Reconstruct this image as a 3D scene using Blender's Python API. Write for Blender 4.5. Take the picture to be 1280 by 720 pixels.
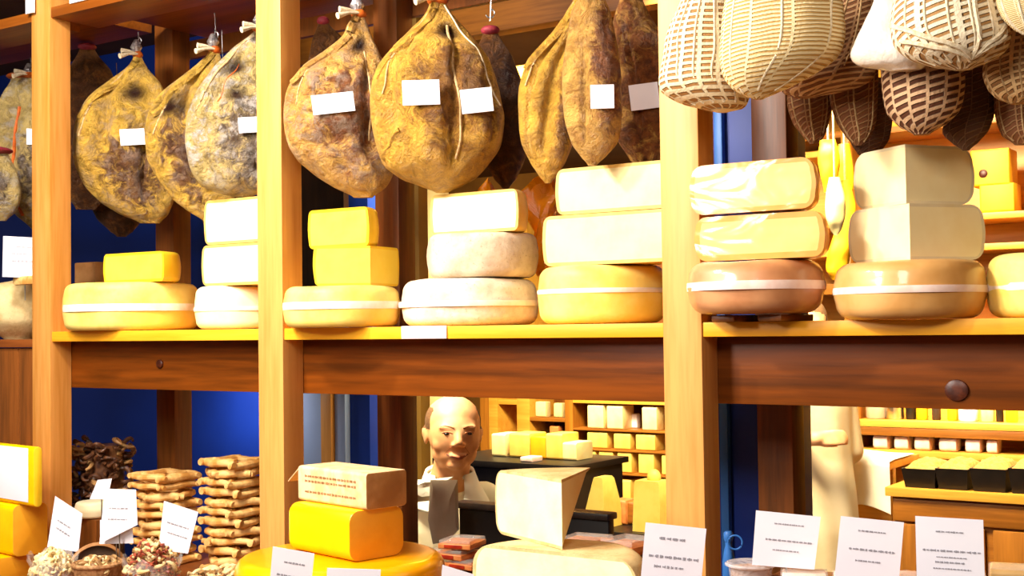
import bpy, bmesh, math, random
from mathutils import Vector, Matrix, noise
random.seed(7)
PI = math.pi
for o in list(bpy.data.objects):
    bpy.data.objects.remove(o)
C = bpy.context.scene.collection
sc = bpy.context.scene

# ------------------------------------------------------------------ camera
F = 1600.0
YAW, PIT, ROL = .5978, .0299, -.0137
cf = Vector((-math.sin(YAW)*math.cos(PIT), math.cos(YAW)*math.cos(PIT), math.sin(PIT)))
_r = Vector((math.cos(YAW), math.sin(YAW), 0)); _u = _r.cross(cf)
cr = _r*math.cos(ROL) + _u*math.sin(ROL)
cu = -_r*math.sin(ROL) + _u*math.cos(ROL)
EYE = Vector((0, 0, 1.62))
cam = bpy.data.cameras.new('camera'); camo = bpy.data.objects.new('camera', cam); C.objects.link(camo)
camo.matrix_world = Matrix(((cr.x, cu.x, -cf.x, EYE.x), (cr.y, cu.y, -cf.y, EYE.y), (cr.z, cu.z, -cf.z, EYE.z), (0, 0, 0, 1)))
cam.sensor_width = 36; cam.lens = F/1280*36; cam.clip_start = .05; cam.clip_end = 60
sc.camera = camo

# ------------------------------------------------------------------ light
vs = sc.view_settings
vs.view_transform = 'Standard'; vs.look = 'None'; vs.gamma = 1; vs.use_curve_mapping = False
vs.exposure = 0.0
w = bpy.data.worlds.new('world'); sc.world = w; w.use_nodes = True
w.node_tree.nodes['Background'].inputs[0].default_value = (1, .80, .58, 1)
w.node_tree.nodes['Background'].inputs[1].default_value = .15

def area(name, loc, target, power, size, col=(1, .86, .66), size_y=None, spread=180):
    l = bpy.data.lights.new(name, 'AREA'); l.energy = power; l.color = col; l.size = size
    if size_y: l.shape = 'RECTANGLE'; l.size_y = size_y
    l.spread = math.radians(spread)
    o = bpy.data.objects.new(name, l); C.objects.link(o); o.location = loc
    o.rotation_euler = (Vector(target)-Vector(loc)).to_track_quat('-Z', 'Y').to_euler()
    return o
KEYC = (1, .93, .84)
area('aisle_or_fill_lamp', (-2.56, 1.25, 3.08), (-2.5, 2.5, 1.6), 50, .16, KEYC)
area('aisle_or_fill_lamp', (-2.42, .55, 3.08), (-1.0, 2.4, 1.7), 54, .16, KEYC)
area('aisle_or_fill_lamp', (-2.3, .1, 2.9), (-1.7, 2.5, 1.4), 54, .5, KEYC)
area('aisle_or_fill_lamp', (-.5, .2, 2.7), (-1.0, 2.4, 1.6), 27, .6, KEYC)  # added fill light, no known fixture; lifts the right bay
area('shop_or_fill_lamp', (-3.5, 4.9, 2.9), (-4.2, 6.6, .9), 150, .6, (1, .84, .52), spread=125)
area('shop_or_fill_lamp', (-1.75, 4.0, 2.95), (-1.5, 5.5, 1.1), 130, .6, (1, .86, .58), spread=120)
area('shop_or_fill_lamp', (-2.78, 3.10, 2.0), (-2.66, 3.5, 1.25), 14, .26, (1, .90, .68), spread=110)  # added fill hidden behind the rack, brightens the man's face
area('aisle_or_fill_lamp', (-2.3, 0, 2.3), (-1.0, 2.4, 1.8), 30, .35, KEYC)  # added low fill out of frame, brightens the ivory wedges and nets
area('shop_or_fill_lamp', (-6.0, 8.6, 2.9), (-6.3, 9.6, 1.0), 90, .9, (1, .84, .52))
area('shelf_lamp', (-1.1, 5.98, 1.43), (-1.1, 6.06, 1.1), 26, 1.5, (1, .86, .50), .05)
area('shelf_lamp', (-1.1, 5.75, 2.95), (-1.1, 6.1, 2.0), 40, 1.5, (1, .84, .46), .08)
area('blue_wall_lamp', (-4.72, 4.28, 1.42), (-4.78, 4.7, 1.1), 3.2, .2, (1, .97, .95), spread=130)

# ------------------------------------------------------------------ placing
def ray(px, py): return cf + cr*((px-640)/F) + cu*((360-py)/F)
def at(px, py, Y):
    d = ray(px, py); return EYE + d*(Y/d.y)
def depth(P): return (Vector(P)-EYE).dot(cf)
def proj(P):
    d = Vector(P)-EYE; z = d.dot(cf); return 640+F*d.dot(cr)/z, 360-F*d.dot(cu)/z
def face_angle(P):                       # rotation about z that turns local -Y to the viewer's aisle
    return math.atan2(P[1], P[0]) - PI/2
class Plane:                             # upright plane through P, turned by angle a
    def __init__(s, P, a=None):
        s.P = Vector(P); s.a = face_angle(P) if a is None else a
        s.r = Vector((math.cos(s.a), math.sin(s.a), 0)); s.n = Vector((-math.sin(s.a), math.cos(s.a), 0))
    def loc(s, px, py):                  # pixel -> local x, z on that plane
        d = ray(px, py); t = (s.P-EYE).dot(s.n)/d.dot(s.n); q = EYE + d*t - s.P
        return q.dot(s.r), q.z

# ------------------------------------------------------------------ colour and materials
def hx(h):
    h = h.lstrip('#'); v = [int(h[i:i+2], 16)/255 for i in (0, 2, 4)]
    return tuple((c/12.92 if c <= .04045 else ((c+.055)/1.055)**2.4) for c in v) + (1,)
class NT:
    def __init__(s, name):
        s.m = bpy.data.materials.new(name); s.m.use_nodes = True; s.t = s.m.node_tree
        s.b = s.t.nodes['Principled BSDF']
    def n(s, typ, **k):
        x = s.t.nodes.new(typ)
        for a, b in k.items(): setattr(x, a, b)
        return x
    def l(s, a, b): s.t.links.new(a, b)
    def math(s, op, a, b=None, c=None):
        x = s.n('ShaderNodeMath', operation=op)
        for i, v in enumerate((a, b, c)):
            if v is None: continue
            if isinstance(v, (int, float)): x.inputs[i].default_value = v
            else: s.l(v, x.inputs[i])
        return x.outputs[0]
    def mix(s, f, a, b):
        x = s.n('ShaderNodeMix', data_type='RGBA')
        for i, v in ((0, f), (6, a), (7, b)):
            if isinstance(v, (int, float)): x.inputs[i].default_value = v
            elif isinstance(v, tuple): x.inputs[i].default_value = v
            else: s.l(v, x.inputs[i])
        return x.outputs[2]
    def ramp(s, f, p0, p1):
        x = s.n('ShaderNodeMapRange', interpolation_type='SMOOTHSTEP')
        s.l(f, x.inputs[0]); x.inputs[1].default_value = p0; x.inputs[2].default_value = p1
        return x.outputs[0]
    def noise(s, scale, det=4, rough=.55, vec=None, dist=0):
        x = s.n('ShaderNodeTexNoise'); x.inputs['Scale'].default_value = scale; x.inputs['Detail'].default_value = det
        x.inputs['Roughness'].default_value = rough; x.inputs['Distortion'].default_value = dist
        if vec is None: vec = s.coord()
        s.l(vec, x.inputs['Vector']); return x.outputs[0]
    def coord(s, sc=None, which='Object'):
        c = s.n('ShaderNodeTexCoord').outputs[which]
        if sc:
            m = s.n('ShaderNodeMapping'); m.inputs['Scale'].default_value = sc; s.l(c, m.inputs[0]); return m.outputs[0]
        return c
    def bump(s, h, st=.3, dist=.005):
        x = s.n('ShaderNodeBump'); x.inputs['Strength'].default_value = st; x.inputs['Distance'].default_value = dist
        s.l(h, x.inputs['Height']); s.l(x.outputs[0], s.b.inputs['Normal'])
    def done(s, col=None, rough=.5, spec=.4, coat=0, metal=0):
        if col is not None:
            if isinstance(col, tuple): s.b.inputs['Base Color'].default_value = col
            else: s.l(col, s.b.inputs['Base Color'])
        s.b.inputs['Roughness'].default_value = rough; s.b.inputs['Specular IOR Level'].default_value = spec
        s.b.inputs['Coat Weight'].default_value = coat; s.b.inputs['Coat Roughness'].default_value = .12
        s.b.inputs['Metallic'].default_value = metal
        return s.m
def plain(name, c1, c2=None, scale=20, rough=.55, spec=.35, bump=.1, coat=0, metal=0, bd=.002):
    k = NT(name); f = k.noise(scale)
    col = k.mix(k.ramp(f, .35, .65), hx(c1), hx(c2 or c1))
    if bump: k.bump(k.noise(scale*2.5), bump, bd)
    return k.done(col, rough, spec, coat, metal)
def wood(name, c1, c2, axis='z', rough=.42, k1=1.0, spec=.35, fine=1.0):
    k = NT(name)
    s = {'z': (1, 1, .06), 'x': (.06, 1, 1), 'y': (1, .06, 1)}[axis]
    v = k.coord(tuple(a*k1 for a in s))
    a = k.noise(14, 5, .6, v, .6); b = k.noise(95*fine, 3, .5, v)
    f = k.math('ADD', k.math('MULTIPLY', a, .65), k.math('MULTIPLY', b, .35))
    col = k.mix(k.ramp(f, .36, .66), hx(c1), hx(c2))
    k.bump(b, .12, .002)
    return k.done(col, rough, spec)
M = {}
M['post'] = wood('post_pine', '#da9e54', '#c8863e', 'z')
M['post_dim'] = wood('dimmed_post_pine', '#d2924a', '#b8782e', 'z')  # post pine darkened to carry the weaker light on the first post
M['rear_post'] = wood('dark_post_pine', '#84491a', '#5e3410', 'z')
M['walnut'] = wood('dark_walnut', '#3c2412', '#2a180c', 'z')
M['shelf'] = wood('varnished_shelf_pine', '#f6b42c', '#e69a16', 'x')
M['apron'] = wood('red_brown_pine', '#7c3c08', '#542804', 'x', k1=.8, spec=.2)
M['top'] = wood('upper_shelf_pine', '#9c5616', '#7a3e0a', 'x')
M['shopwood'] = wood('shop_cherry_wood', '#a0621e', '#7c4812', 'x')
M['shopwood_z'] = wood('shop_cherry_upright', '#a8681e', '#845014', 'z')
M['shoplight'] = wood('shop_golden_wood', '#dea23e', '#ca8a2a', 'x')
M['counter'] = wood('counter_wood', '#8a4a1c', '#6a3410', 'x')
M['knot'] = plain('knot_wood', '#3a160a', '#552410', 60, .4)
M['floor'] = plain('floor_tile', '#7b5a3c', '#6b4c32', 4, .35)
M['ceiling'] = plain('ceiling_paint', '#6a4a28', '#5e4020', 3, .8)
M['backwall'] = plain('warm_wall_paint', '#a06a28', '#8e5c20', 3, .7)
M['blue'] = plain('blue_paint', '#14389c', '#123390', 2, .45, bump=.02)
M['navy'] = plain('navy_paint', '#15265e', '#122052', 2, .5, bump=.02)
M['lightblue'] = plain('light_blue_paint', '#3f7fd0', '#3a78c8', 3, .4)
M['palewall'] = plain('pale_paint', '#93a5c8', '#8a9cc0', 3, .5)
M['cream_wall'] = plain('cream_paint', '#d8c088', '#cdb47c', 3, .6)
M['olive'] = plain('olive_brown_paint', '#8a6420', '#7a581a', 3, .6)
M['paper'] = plain('white_card', '#efedf6', '#e9e7f2', 8, .7, bump=0)
M['ink'] = plain('grey_ink', '#8f8d98', '#85838e', 8, .8, bump=0)
M['steel'] = plain('steel', '#b8b8b8', '#a5a5a5', 30, .3, metal=1)
M['foil'] = plain('silver_foil', '#d9d6d6', '#8e8b90', 90, .3, metal=.7, bump=.9, bd=.004)
M['orange_tie'] = plain('orange_tie', '#cc6420', '#a84c14', 60, .45, bump=.5)
M['redtie'] = plain('dark_red_string', '#7a1f2c', '#94303a', 60, .6)
M['cord'] = plain('hemp_cord', '#c9a878', '#a98658', 150, .8, bump=.5)
M['whitecord'] = plain('white_cord', '#e4d4b6', '#cdb994', 150, .8, bump=.5)
M['black'] = plain('black_plastic', '#15110f', '#1c1613', 20, .4)
M['darkmetal'] = plain('dark_metal', '#3a2d26', '#2c211c', 20, .35)

# cheeses
def cheese(name, c1, c2, rough=.5, scale=9, bump=.12, coat=0, spot=None, spec=.35):
    k = NT(name); f = k.noise(scale, 5, .6)
    col = k.mix(k.ramp(f, .35, .7), hx(c1), hx(c2))
    if spot:
        g = k.noise(scale*9, 4, .7); col = k.mix(k.math('MULTIPLY', k.ramp(g, .58, .7), .7), col, hx(spot))
    k.bump(k.noise(scale*4, 5, .65), bump, .004)
    return k.done(col, rough, spec, coat)
def film_cheese(name, c1, c2, wr=.25):
    k = NT(name); f = k.noise(7, 4, .6)
    col = k.mix(k.ramp(f, .35, .7), hx(c1), hx(c2))
    v = k.coord((1, 1, 2.2)); h = k.noise(7, 2, .5, v, .8)
    x = k.n('ShaderNodeBump'); x.inputs['Strength'].default_value = wr; x.inputs['Distance'].default_value = .02
    k.l(h, x.inputs['Height']); k.l(x.outputs[0], k.b.inputs['Coat Normal'])
    k.done(col, .45, .4, .55); k.b.inputs['Coat Roughness'].default_value = .13
    return k.m
M['ch_white'] = cheese('white_cheese', '#f6ecc8', '#f2e4b4')
M['ch_cream'] = cheese('cream_cheese_paste', '#f3e0a4', '#efd890')
M['ch_creamr'] = cheese('cream_cheese_rind', '#e8bf68', '#dca94a', bump=.3)
M['ch_yellow'] = cheese('yellow_cheese_rind', '#f2c928', '#eabb18', .4, coat=.3)
M['ch_yelpaste'] = cheese('yellow_cheese_paste', '#f4d84e', '#f0ce3c', .45)
M['ch_brightyel'] = cheese('bright_yellow_wax', '#fbc400', '#f2b200', .3, coat=.4, bump=.05)
M['ch_orwax'] = cheese('orange_yellow_wax', '#f4a800', '#ea9a00', .3, coat=.4, bump=.05)
M['ch_orpaste'] = cheese('orange_yellow_paste', '#e8a228', '#de961c', .45, bump=.05)
M['ch_grey'] = cheese('grey_mould_rind', '#d9c8ae', '#b9a187', .8, 14, .5, spot='#9a8468')
M['ch_greyw'] = cheese('pale_mould_rind', '#e8dcc8', '#cdb99e', .8, 14, .4, spot='#b09a7c')
M['ch_whey'] = cheese('wheel_yellow_rind', '#f4dc7e', '#eccb54', .5, 8, .3)
M['ch_film'] = film_cheese('gouda_under_film', '#e6ba68', '#deac50')
M['ch_filmr'] = film_cheese('gouda_rind_under_film', '#d89428', '#c87c18')
M['ch_pink'] = film_cheese('pink_brown_wheel_under_film', '#cf9464', '#b4764a', .4)
M['ch_tan'] = film_cheese('tan_wheel_under_film', '#dfab68', '#cc924c', .35)
M['ch_ivory'] = film_cheese('ivory_cheese_under_film', '#fbe8b2', '#f4da9c', .2)
M['ch_ivoryr'] = film_cheese('ivory_rind_under_film', '#ecdab0', '#dcc490', .3)
M['band'] = plain('white_band', '#f4e9dc', '#ead8c4', 20, .5, bump=.1)
M['bandpink'] = plain('pink_white_band', '#f6ddd0', '#eec8b8', 20, .4, bump=.1)
M['parm'] = cheese('pale_hard_cheese_paste', '#f6e8bc', '#f2dfa6', .6, 12, .25)
M['parmr'] = cheese('speckled_hard_rind', '#dfc48c', '#c9a266', .6, 16, .5, spot='#9a7440')
M['parmside'] = cheese('ivory_cut_side', '#e2b878', '#dcae6a', .6, 12, .2)
M['kraft'] = plain('kraft_paper', '#b07c48', '#986434', 14, .7, bump=.5, bd=.004)
M['kraftlight'] = plain('printed_kraft_paper', '#e6c79c', '#d4b07c', 30, .6, bump=.4, bd=.003)
M['shopch'] = cheese('shop_yellow_cheese', '#ecc860', '#e2b94c', .5)
M['shopchp'] = cheese('shop_pale_cheese', '#f4e0a0', '#ecd188', .5)
M['shopchb'] = cheese('shop_vivid_cheese', '#f0ac14', '#e29a08', .5)
M['golden'] = plain('golden_food', '#dcae58', '#c4903c', 60, .6, bump=.8, bd=.006)
M['redmeat'] = plain('red_packet', '#b03014', '#8a2010', 30, .4)
M['ormeat'] = plain('orange_packet', '#d98a4c', '#c87438', 30, .4)
M['bread'] = plain('baked_bread', '#eec47c', '#cd9144', 35, .55, bump=.4, bd=.003)
M['darkfruit'] = plain('dried_dark_fruit', '#3a2014', '#6b4428', 25, .35, bump=.7, bd=.004)
M['lightfruit'] = plain('dried_tan_fruit', '#a8804c', '#6c4828', 25, .5, bump=.6)
M['redfruit'] = plain('dried_red_chilli', '#a8523c', '#7c3426', 30, .3, bump=.4)
M['nut'] = plain('pale_dried_slice', '#e6cf9c', '#c2a468', 30, .55, bump=.4)
M['greennut'] = plain('pale_green_dried_slice', '#e4deb4', '#c8c080', 30, .55, bump=.4)
M['wicker'] = plain('wicker', '#b88a5c', '#8a6038', 90, .6, bump=.8)
M['bagfoil'] = plain('dark_bag_inside', '#5c4636', '#4a382c', 10, .4)
M['cloth'] = plain('white_cotton', '#efe7d2', '#e6dcc2', 6, .85, bump=.2)
M['shirt'] = plain('cream_shirt', '#f2e4bc', '#eadbae', 6, .85, bump=.2)
M['coat'] = plain('off_white_coat', '#ddc9a2', '#d2bb90', 5, .85, bump=.3)
M['greyfab'] = plain('grey_beige_card', '#cbb698', '#bfa88a', 10, .8)
M['skin'] = plain('skin', '#eeb07c', '#e4a068', 12, .5, bump=.08)
M['skinshade'] = plain('shaded_skin', '#cf8454', '#c47a4a', 12, .5, bump=0)  # darker skin tone, paints the shade at eyelids and smile creases
M['hair'] = plain('short_brown_hair', '#7a5634', '#5f4024', 160, .7, bump=.6)
M['brow'] = plain('brow_hair', '#8a5428', '#7a4820', 100, .7)
M['lip'] = plain('lips', '#cc7a58', '#c06c4c', 20, .4)
M['mouthd'] = plain('mouth_line', '#6c2014', '#641c10', 20, .5)
M['teeth'] = plain('teeth', '#ece0c8', '#e6d8be', 20, .3)
M['eyed'] = plain('dark_eye', '#24140e', '#2c1a12', 20, .2)
M['eyew'] = plain('eye_white', '#b48c68', '#a88060', 20, .3)
M['trouser'] = plain('dark_trousers', '#2c2a30', '#26242a', 10, .8)

def ham_mat(name, fat, fat2, meat, meat2, mould=None):
    k = NT(name)
    a = k.n('ShaderNodeAttribute', attribute_name='tint'); sp = k.n('ShaderNodeSeparateColor'); k.l(a.outputs['Color'], sp.inputs[0])
    n1 = k.noise(24, 7, .72, None, .9); n2 = k.noise(45, 5, .7); n3 = k.noise(7, 4, .6)
    yel = k.mix(k.ramp(n1, .36, .64), hx(fat), hx(fat2))
    brn = k.mix(k.ramp(n2, .35, .65), hx(meat), hx(meat2))
    f = k.ramp(k.math('ADD', sp.outputs[0], k.math('MULTIPLY', k.math('SUBTRACT', n1, .5), 2.4)), .35, .9)
    col = k.mix(f, yel, brn)
    if mould: col = k.mix(k.math('MULTIPLY', k.ramp(k.noise(26, 6, .75), .46, .62), sp.outputs[2]), col, hx(mould))
    col = k.mix(k.math('MULTIPLY', k.ramp(n2, .55, .72), .45), col, hx('#6a4420'))
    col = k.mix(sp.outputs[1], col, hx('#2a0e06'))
    k.bump(k.math('ADD', n2, k.math('MULTIPLY', n1, 1.5)), .9, .022)
    return k.done(col, .45, .4)
M['ham_y'] = ham_mat('ham_yellow_fat', '#deb048', '#a8822e', '#7e5630', '#4c2c1c', '#a08c80')
M['ham_r'] = ham_mat('ham_red_brown', '#dcaa54', '#ae7a38', '#94582c', '#5e3018', '#a8907c')
M['ham_g'] = ham_mat('ham_grey_mould', '#d0b470', '#a08850', '#806c58', '#4c3c30', '#c0b8b0')
M['ham_o'] = ham_mat('ham_golden', '#e2ac40', '#b8862e', '#a6702c', '#78481a', '#a8885c')
M['ham_d'] = ham_mat('ham_dark', '#7a4c20', '#5c3614', '#4e2a10', '#341a08', '#6a5038')

def net_mat(name, cord, meat, ribs, cols, skew=0.0, gap=.45, cw=.12, wob=.25, meat2=None):
    k = NT(name)
    uv = k.n('ShaderNodeUVMap', uv_map='uv').outputs[0]; s = k.n('ShaderNodeSeparateXYZ'); k.l(uv, s.inputs[0])
    nz = k.math('SUBTRACT', k.noise(10, 3, .5), .5)
    vv = k.math('ADD', k.math('MULTIPLY', s.outputs[1], float(ribs)), k.math('MULTIPLY', nz, wob*2))
    uu = k.math('MULTIPLY', s.outputs[0], float(cols))
    fu = k.math('FRACT', uu)
    if skew: vv = k.math('ADD', vv, k.math('MULTIPLY', fu, skew))
    fv = k.math('ABSOLUTE', k.math('SUBTRACT', k.math('FRACT', vv), .5))
    rib = k.ramp(fv, gap*.5-.06, gap*.5+.06)
    fu2 = k.math('ABSOLUTE', k.math('SUBTRACT', fu, .5))
    ver = k.ramp(fu2, .5-cw, .5-cw*.55)
    m = k.math('MAXIMUM', rib, ver)
    mt = k.mix(k.ramp(k.noise(22, 5, .6), .35, .65), hx(meat), hx(meat2 or meat))
    k.bump(k.math('ADD', m, k.math('MULTIPLY', k.noise(160, 3), .25)), .9, .009)
    return k.done(k.mix(m, mt, hx(cord)), .75, .25)
M['net1'] = net_mat('net_white_ladder', '#e6d2aa', '#a47440', 24, 15, 0, .42, .17, .5)
M['net2'] = net_mat('net_fine_cream', '#e8d2a0', '#c49650', 36, 9, .5, .36, .05, .8)
M['net3'] = net_mat('net_brown_fine', '#c09468', '#7a4c2c', 22, 9, .9, .5, .08, .7)
M['net4'] = net_mat('net_brown_coarse', '#a87a50', '#7c4c2c', 12, 7, 1.2, .7, .06, 1.6)
M['net6'] = net_mat('net_white_herring', '#ecdcbc', '#a87c4a', 15, 9, 1.5, .42, .12, .3)
M['net7'] = net_mat('net_brown_ladder', '#d0a880', '#5c3420', 13, 13, 0.6, .5, .13, .3)
M['net8'] = net_mat('net_dark', '#7c5a40', '#5c3c28', 16, 8, .8, .75, .05, 1.2)
M['net9'] = net_mat('net_tan', '#d8b07a', '#94683c', 13, 7, .9, .5, .1, .9)
M['plastic'] = plain('white_translucent_wrap', '#f2e8dc', '#e4d4c0', 12, .25, bump=.5, coat=.6, bd=.01)
def clear_mat(name, col, rough=.05, alpha=.35):
    k = NT(name); k.done(hx(col), rough, .6); k.b.inputs['Alpha'].default_value = alpha
    k.bump(k.noise(22, 4, .6, None, 1), .8, .012); return k.m
M['film'] = clear_mat('clear_film', '#fff6ea', .08, .22)
M['bag'] = clear_mat('clear_bag', '#fffaf4', .1, .22)
M['cello'] = clear_mat('yellow_cellophane', '#ff9c08', .15, .85)
M['glass'] = clear_mat('clear_plastic_lid', '#eee8ea', .05, .35)

# ------------------------------------------------------------------ mesh building
class MB:
    def __init__(s): s.v = []; s.f = []; s.m = []; s.uv = None; s.col = None
    def add(s, vs, fs, mi=0):
        b = len(s.v); s.v += [tuple(v) for v in vs]; s.f += [tuple(i+b for i in f) for f in fs]; s.m += [mi]*len(fs)
    def box(s, lo, hi, bev=.004, mi=0, M4=None):
        bm = bmesh.new(); bmesh.ops.create_cube(bm, size=1)
        c = [(a+b)/2 for a, b in zip(lo, hi)]; d = [abs(b-a) for a, b in zip(lo, hi)]
        for v in bm.verts: v.co = Vector((v.co.x*d[0]+c[0], v.co.y*d[1]+c[1], v.co.z*d[2]+c[2]))
        bev = min(bev, min(d)*.45)
        if bev > 0: bmesh.ops.bevel(bm, geom=bm.edges[:], offset=bev, segments=2, profile=.6, affect='EDGES')
        if M4: bm.transform(M4)
        s.bm(bm, mi); return s
    def bm(s, bm, mi=0):
        bm.verts.ensure_lookup_table(); bm.verts.index_update()
        s.add([v.co.copy() for v in bm.verts], [[v.index for v in f.verts] for f in bm.faces], mi); bm.free()
    def rings(s, rings, close=True, cap=True, mi=0):
        n = len(rings[0]); b = []
        for r in rings: b += r
        fs = []
        for i in range(len(rings)-1):
            for j in range(n if close else n-1):
                a, c = i*n+j, i*n+(j+1) % n; fs.append((a, c, c+n, a+n))
        if cap: fs.append(tuple(range(n-1, -1, -1))); fs.append(tuple((len(rings)-1)*n+j for j in range(n)))
        s.add(b, fs, mi); return s
    def tube(s, pts, r, seg=8, mi=0):
        pts = [Vector(p) for p in pts]; R = []
        for i, p in enumerate(pts):
            t = (pts[min(i+1, len(pts)-1)]-pts[max(i-1, 0)]).normalized()
            a = t.cross(Vector((.31, .17, .93))).normalized() if abs(t.z) < .9 else t.cross(Vector((1, .1, 0))).normalized()
            b = t.cross(a); rr = r(i/(len(pts)-1)) if callable(r) else r
            R.append([p+(a*math.cos(2*PI*j/seg)+b*math.sin(2*PI*j/seg))*rr for j in range(seg)])
        return s.rings(R, mi=mi)
    def ell(s, c, r, seg=20, ring=12, mi=0, M3=None):
        R = []
        for i in range(1, ring):
            th = PI*i/ring
            row = []
            for j in range(seg):
                p = Vector((math.sin(th)*math.cos(2*PI*j/seg)*r[0], math.sin(th)*math.sin(2*PI*j/seg)*r[1], -math.cos(th)*r[2]))
                if M3: p = M3 @ p
                row.append(p+Vector(c))
            R.append(row)
        return s.rings(R, mi=mi)
def mesh_of(name, mb):
    me = bpy.data.meshes.new(name); me.from_pydata(mb.v, [], mb.f); me.validate(); me.update(); return me
def O(name, mb, mats, parent=None, loc=(0, 0, 0), rot=0, smooth=True, ang=40):
    me = mb if isinstance(mb, bpy.types.Mesh) else mesh_of(name, mb)
    for m in (mats if isinstance(mats, (list, tuple)) else [mats]): me.materials.append(M[m] if isinstance(m, str) else m)
    if isinstance(mb, MB) and len(me.polygons) == len(mb.m): me.polygons.foreach_set('material_index', mb.m)
    if smooth:
        me.polygons.foreach_set('use_smooth', [True]*len(me.polygons))
        try: me.set_sharp_from_angle(angle=math.radians(ang))
        except Exception: pass
    o = bpy.data.objects.new(name, me); C.objects.link(o); o.location = loc
    o.rotation_euler = rot if isinstance(rot, (tuple, list)) else (0, 0, rot)
    if parent: o.parent = parent
    return o
def E(name, loc, rot=0):
    o = bpy.data.objects.new(name, None); C.objects.link(o); o.location = loc; o.empty_display_size = .05
    o.rotation_euler = rot if isinstance(rot, (tuple, list)) else (0, 0, rot); return o
def T(o, label, cat, group=None):
    o['label'] = label; o['category'] = cat
    if group: o['group'] = group
    return o
def S(o): o['kind'] = 'structure'; return o
def kids(o): return [c for c in bpy.data.objects if c.parent == o]
def copy_tree(o, parent=None):
    ch = kids(o); c = o.copy(); C.objects.link(c); c.parent = parent
    for k in ch: copy_tree(k, c)
    return c
def bx(name, lo, hi, mat, parent=None, bev=.004):
    c = Vector([(a+b)/2 for a, b in zip(lo, hi)]); c.z = lo[2]
    return O(name, MB().box(Vector(lo)-c, Vector(hi)-c, bev), mat, parent, c)
def bxp(name, root, lo, hi, mat, bev=.003):     # a part given in world coordinates, root unrotated
    l = Vector(root.location); return O(name, MB().box(Vector(lo)-l, Vector(hi)-l, bev), mat, root)

# ------------------------------------------------------------------ the room
Y0 = 2.42; PW = .09; PD = .076
X1, X2, X3 = -3.433, -2.462, -1.263; X4 = -.02
ZT, ZB = 1.6227, 1.5925; ZA = 1.45; ZTOP = 2.582
S(bx('floor', (-11, -1.2, -.1), (4, 12, 0), 'floor'))
S(bx('ceiling', (-11, -1.2, 3.2), (4, 12, 3.3), 'ceiling'))
S(bx('wall_back', (-11, 11, 0), (4, 11.15, 3.2), 'backwall'))
S(bx('wall_right', (3.9, -1.2, 0), (4, 11, 3.2), 'backwall'))
xb = at(462, 500, 4.7).x
S(bx('wall_left', (-9, 4.7, 0), (xb, 4.85, 3.2), 'blue'))
xa, xc = at(906, 600, 3.32).x, at(985, 600, 3.32).x
S(bx('wall_pillar', (xa-.12, 3.32, 0), (xc, 3.5, 3.2), 'blue'))
S(bx('trim_1', (at(893, 160, 3.3).x, 3.295, 0), (at(903, 160, 3.3).x, 3.318, 3.2), 'lightblue'))
S(bx('trim_2', (at(378, 500, 4.66).x, 4.66, .95), (at(404, 500, 4.66).x, 4.698, 1.98), 'palewall'))
S(bx('trim_3', (at(404, 500, 4.66).x, 4.64, 0), (at(417, 500, 4.66).x, 4.698, 2.0), 'post_dim'))
S(bx('trim_4', (at(418, 500, 4.66).x, 4.66, .3), (at(431, 500, 4.66).x, 4.698, 1.98), 'palewall'))

# ------------------------------------------------------------------ the rack: one unit, its posts and boards are its parts
rack = E('display_rack', (X2, Y0, 0))
T(rack, 'tall open pine rack of square posts with hams hanging above its cheese shelf', 'rack')
for i, x in enumerate((X1, X2, X3, X4)):
    bxp('post', rack, (x, Y0, 0), (x+PW, Y0+PD, 3.15), 'post_dim' if i == 0 else 'post', .003)
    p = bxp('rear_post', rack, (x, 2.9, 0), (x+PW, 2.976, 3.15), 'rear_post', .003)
edges = [X1-1.1, X1, X2, X3, X4, .9]
for a, b in zip(edges[1:-1], edges[2:]):
    s = bxp('shelf_board', rack, (a+PW+.001, Y0+.004, ZB), (b-.001, 2.89, ZT), 'shelf', .002)
    bxp('top_board', rack, (a+PW+.001, Y0+.004, ZTOP), (b-.001, 2.60, ZTOP+.032), 'top', .002)
    bxp('rear_shade_board', rack, (a+PW+.001, 2.66, ZTOP+.05), (b-.001, 3.2, ZTOP+.08), 'top', .002)  # unseen board, deepened to block light and keep the back dark
bxp('rear_shade_board', rack, (X1-1.1, 2.66, ZTOP+.05), (X1-.001, 2.89, ZTOP+.08), 'top', .002)
bxp('top_board', rack, (X1-1.1, Y0+.004, ZTOP), (X1-.001, 2.60, ZTOP+.032), 'top', .002)
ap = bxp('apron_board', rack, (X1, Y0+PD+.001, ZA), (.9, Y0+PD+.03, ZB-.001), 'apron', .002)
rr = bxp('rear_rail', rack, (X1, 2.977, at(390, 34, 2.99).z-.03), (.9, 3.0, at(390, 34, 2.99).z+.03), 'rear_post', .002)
Yk = Y0+PD
for px, py, r in ((1196, 488, .021), (200, 455, .013)):
    p = at(px, py, Yk); mb = MB(); R = []
    for q, h in ((1.0, 0), (.95, .004), (.75, .006), (.3, .0065)):
        R.append([Vector((p.x+r*1.1*q*math.cos(2*PI*j/20), Yk-h+.0005, p.z+r*q*math.sin(2*PI*j/20)))-rack.location for j in range(20)])
    O('knot', mb.rings(R), 'knot', rack)
# label strip on the shelf edge
p0, p1 = at(502, 410, Y0), at(558, 424, Y0)
T(bx('shelf_label', (p0.x, Y0-.001, ZB+.001), (p1.x, Y0+.003, ZT+.001), 'paper', None, .0005), 'blank white label strip on the yellow shelf edge of the middle bay', 'label')
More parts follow.
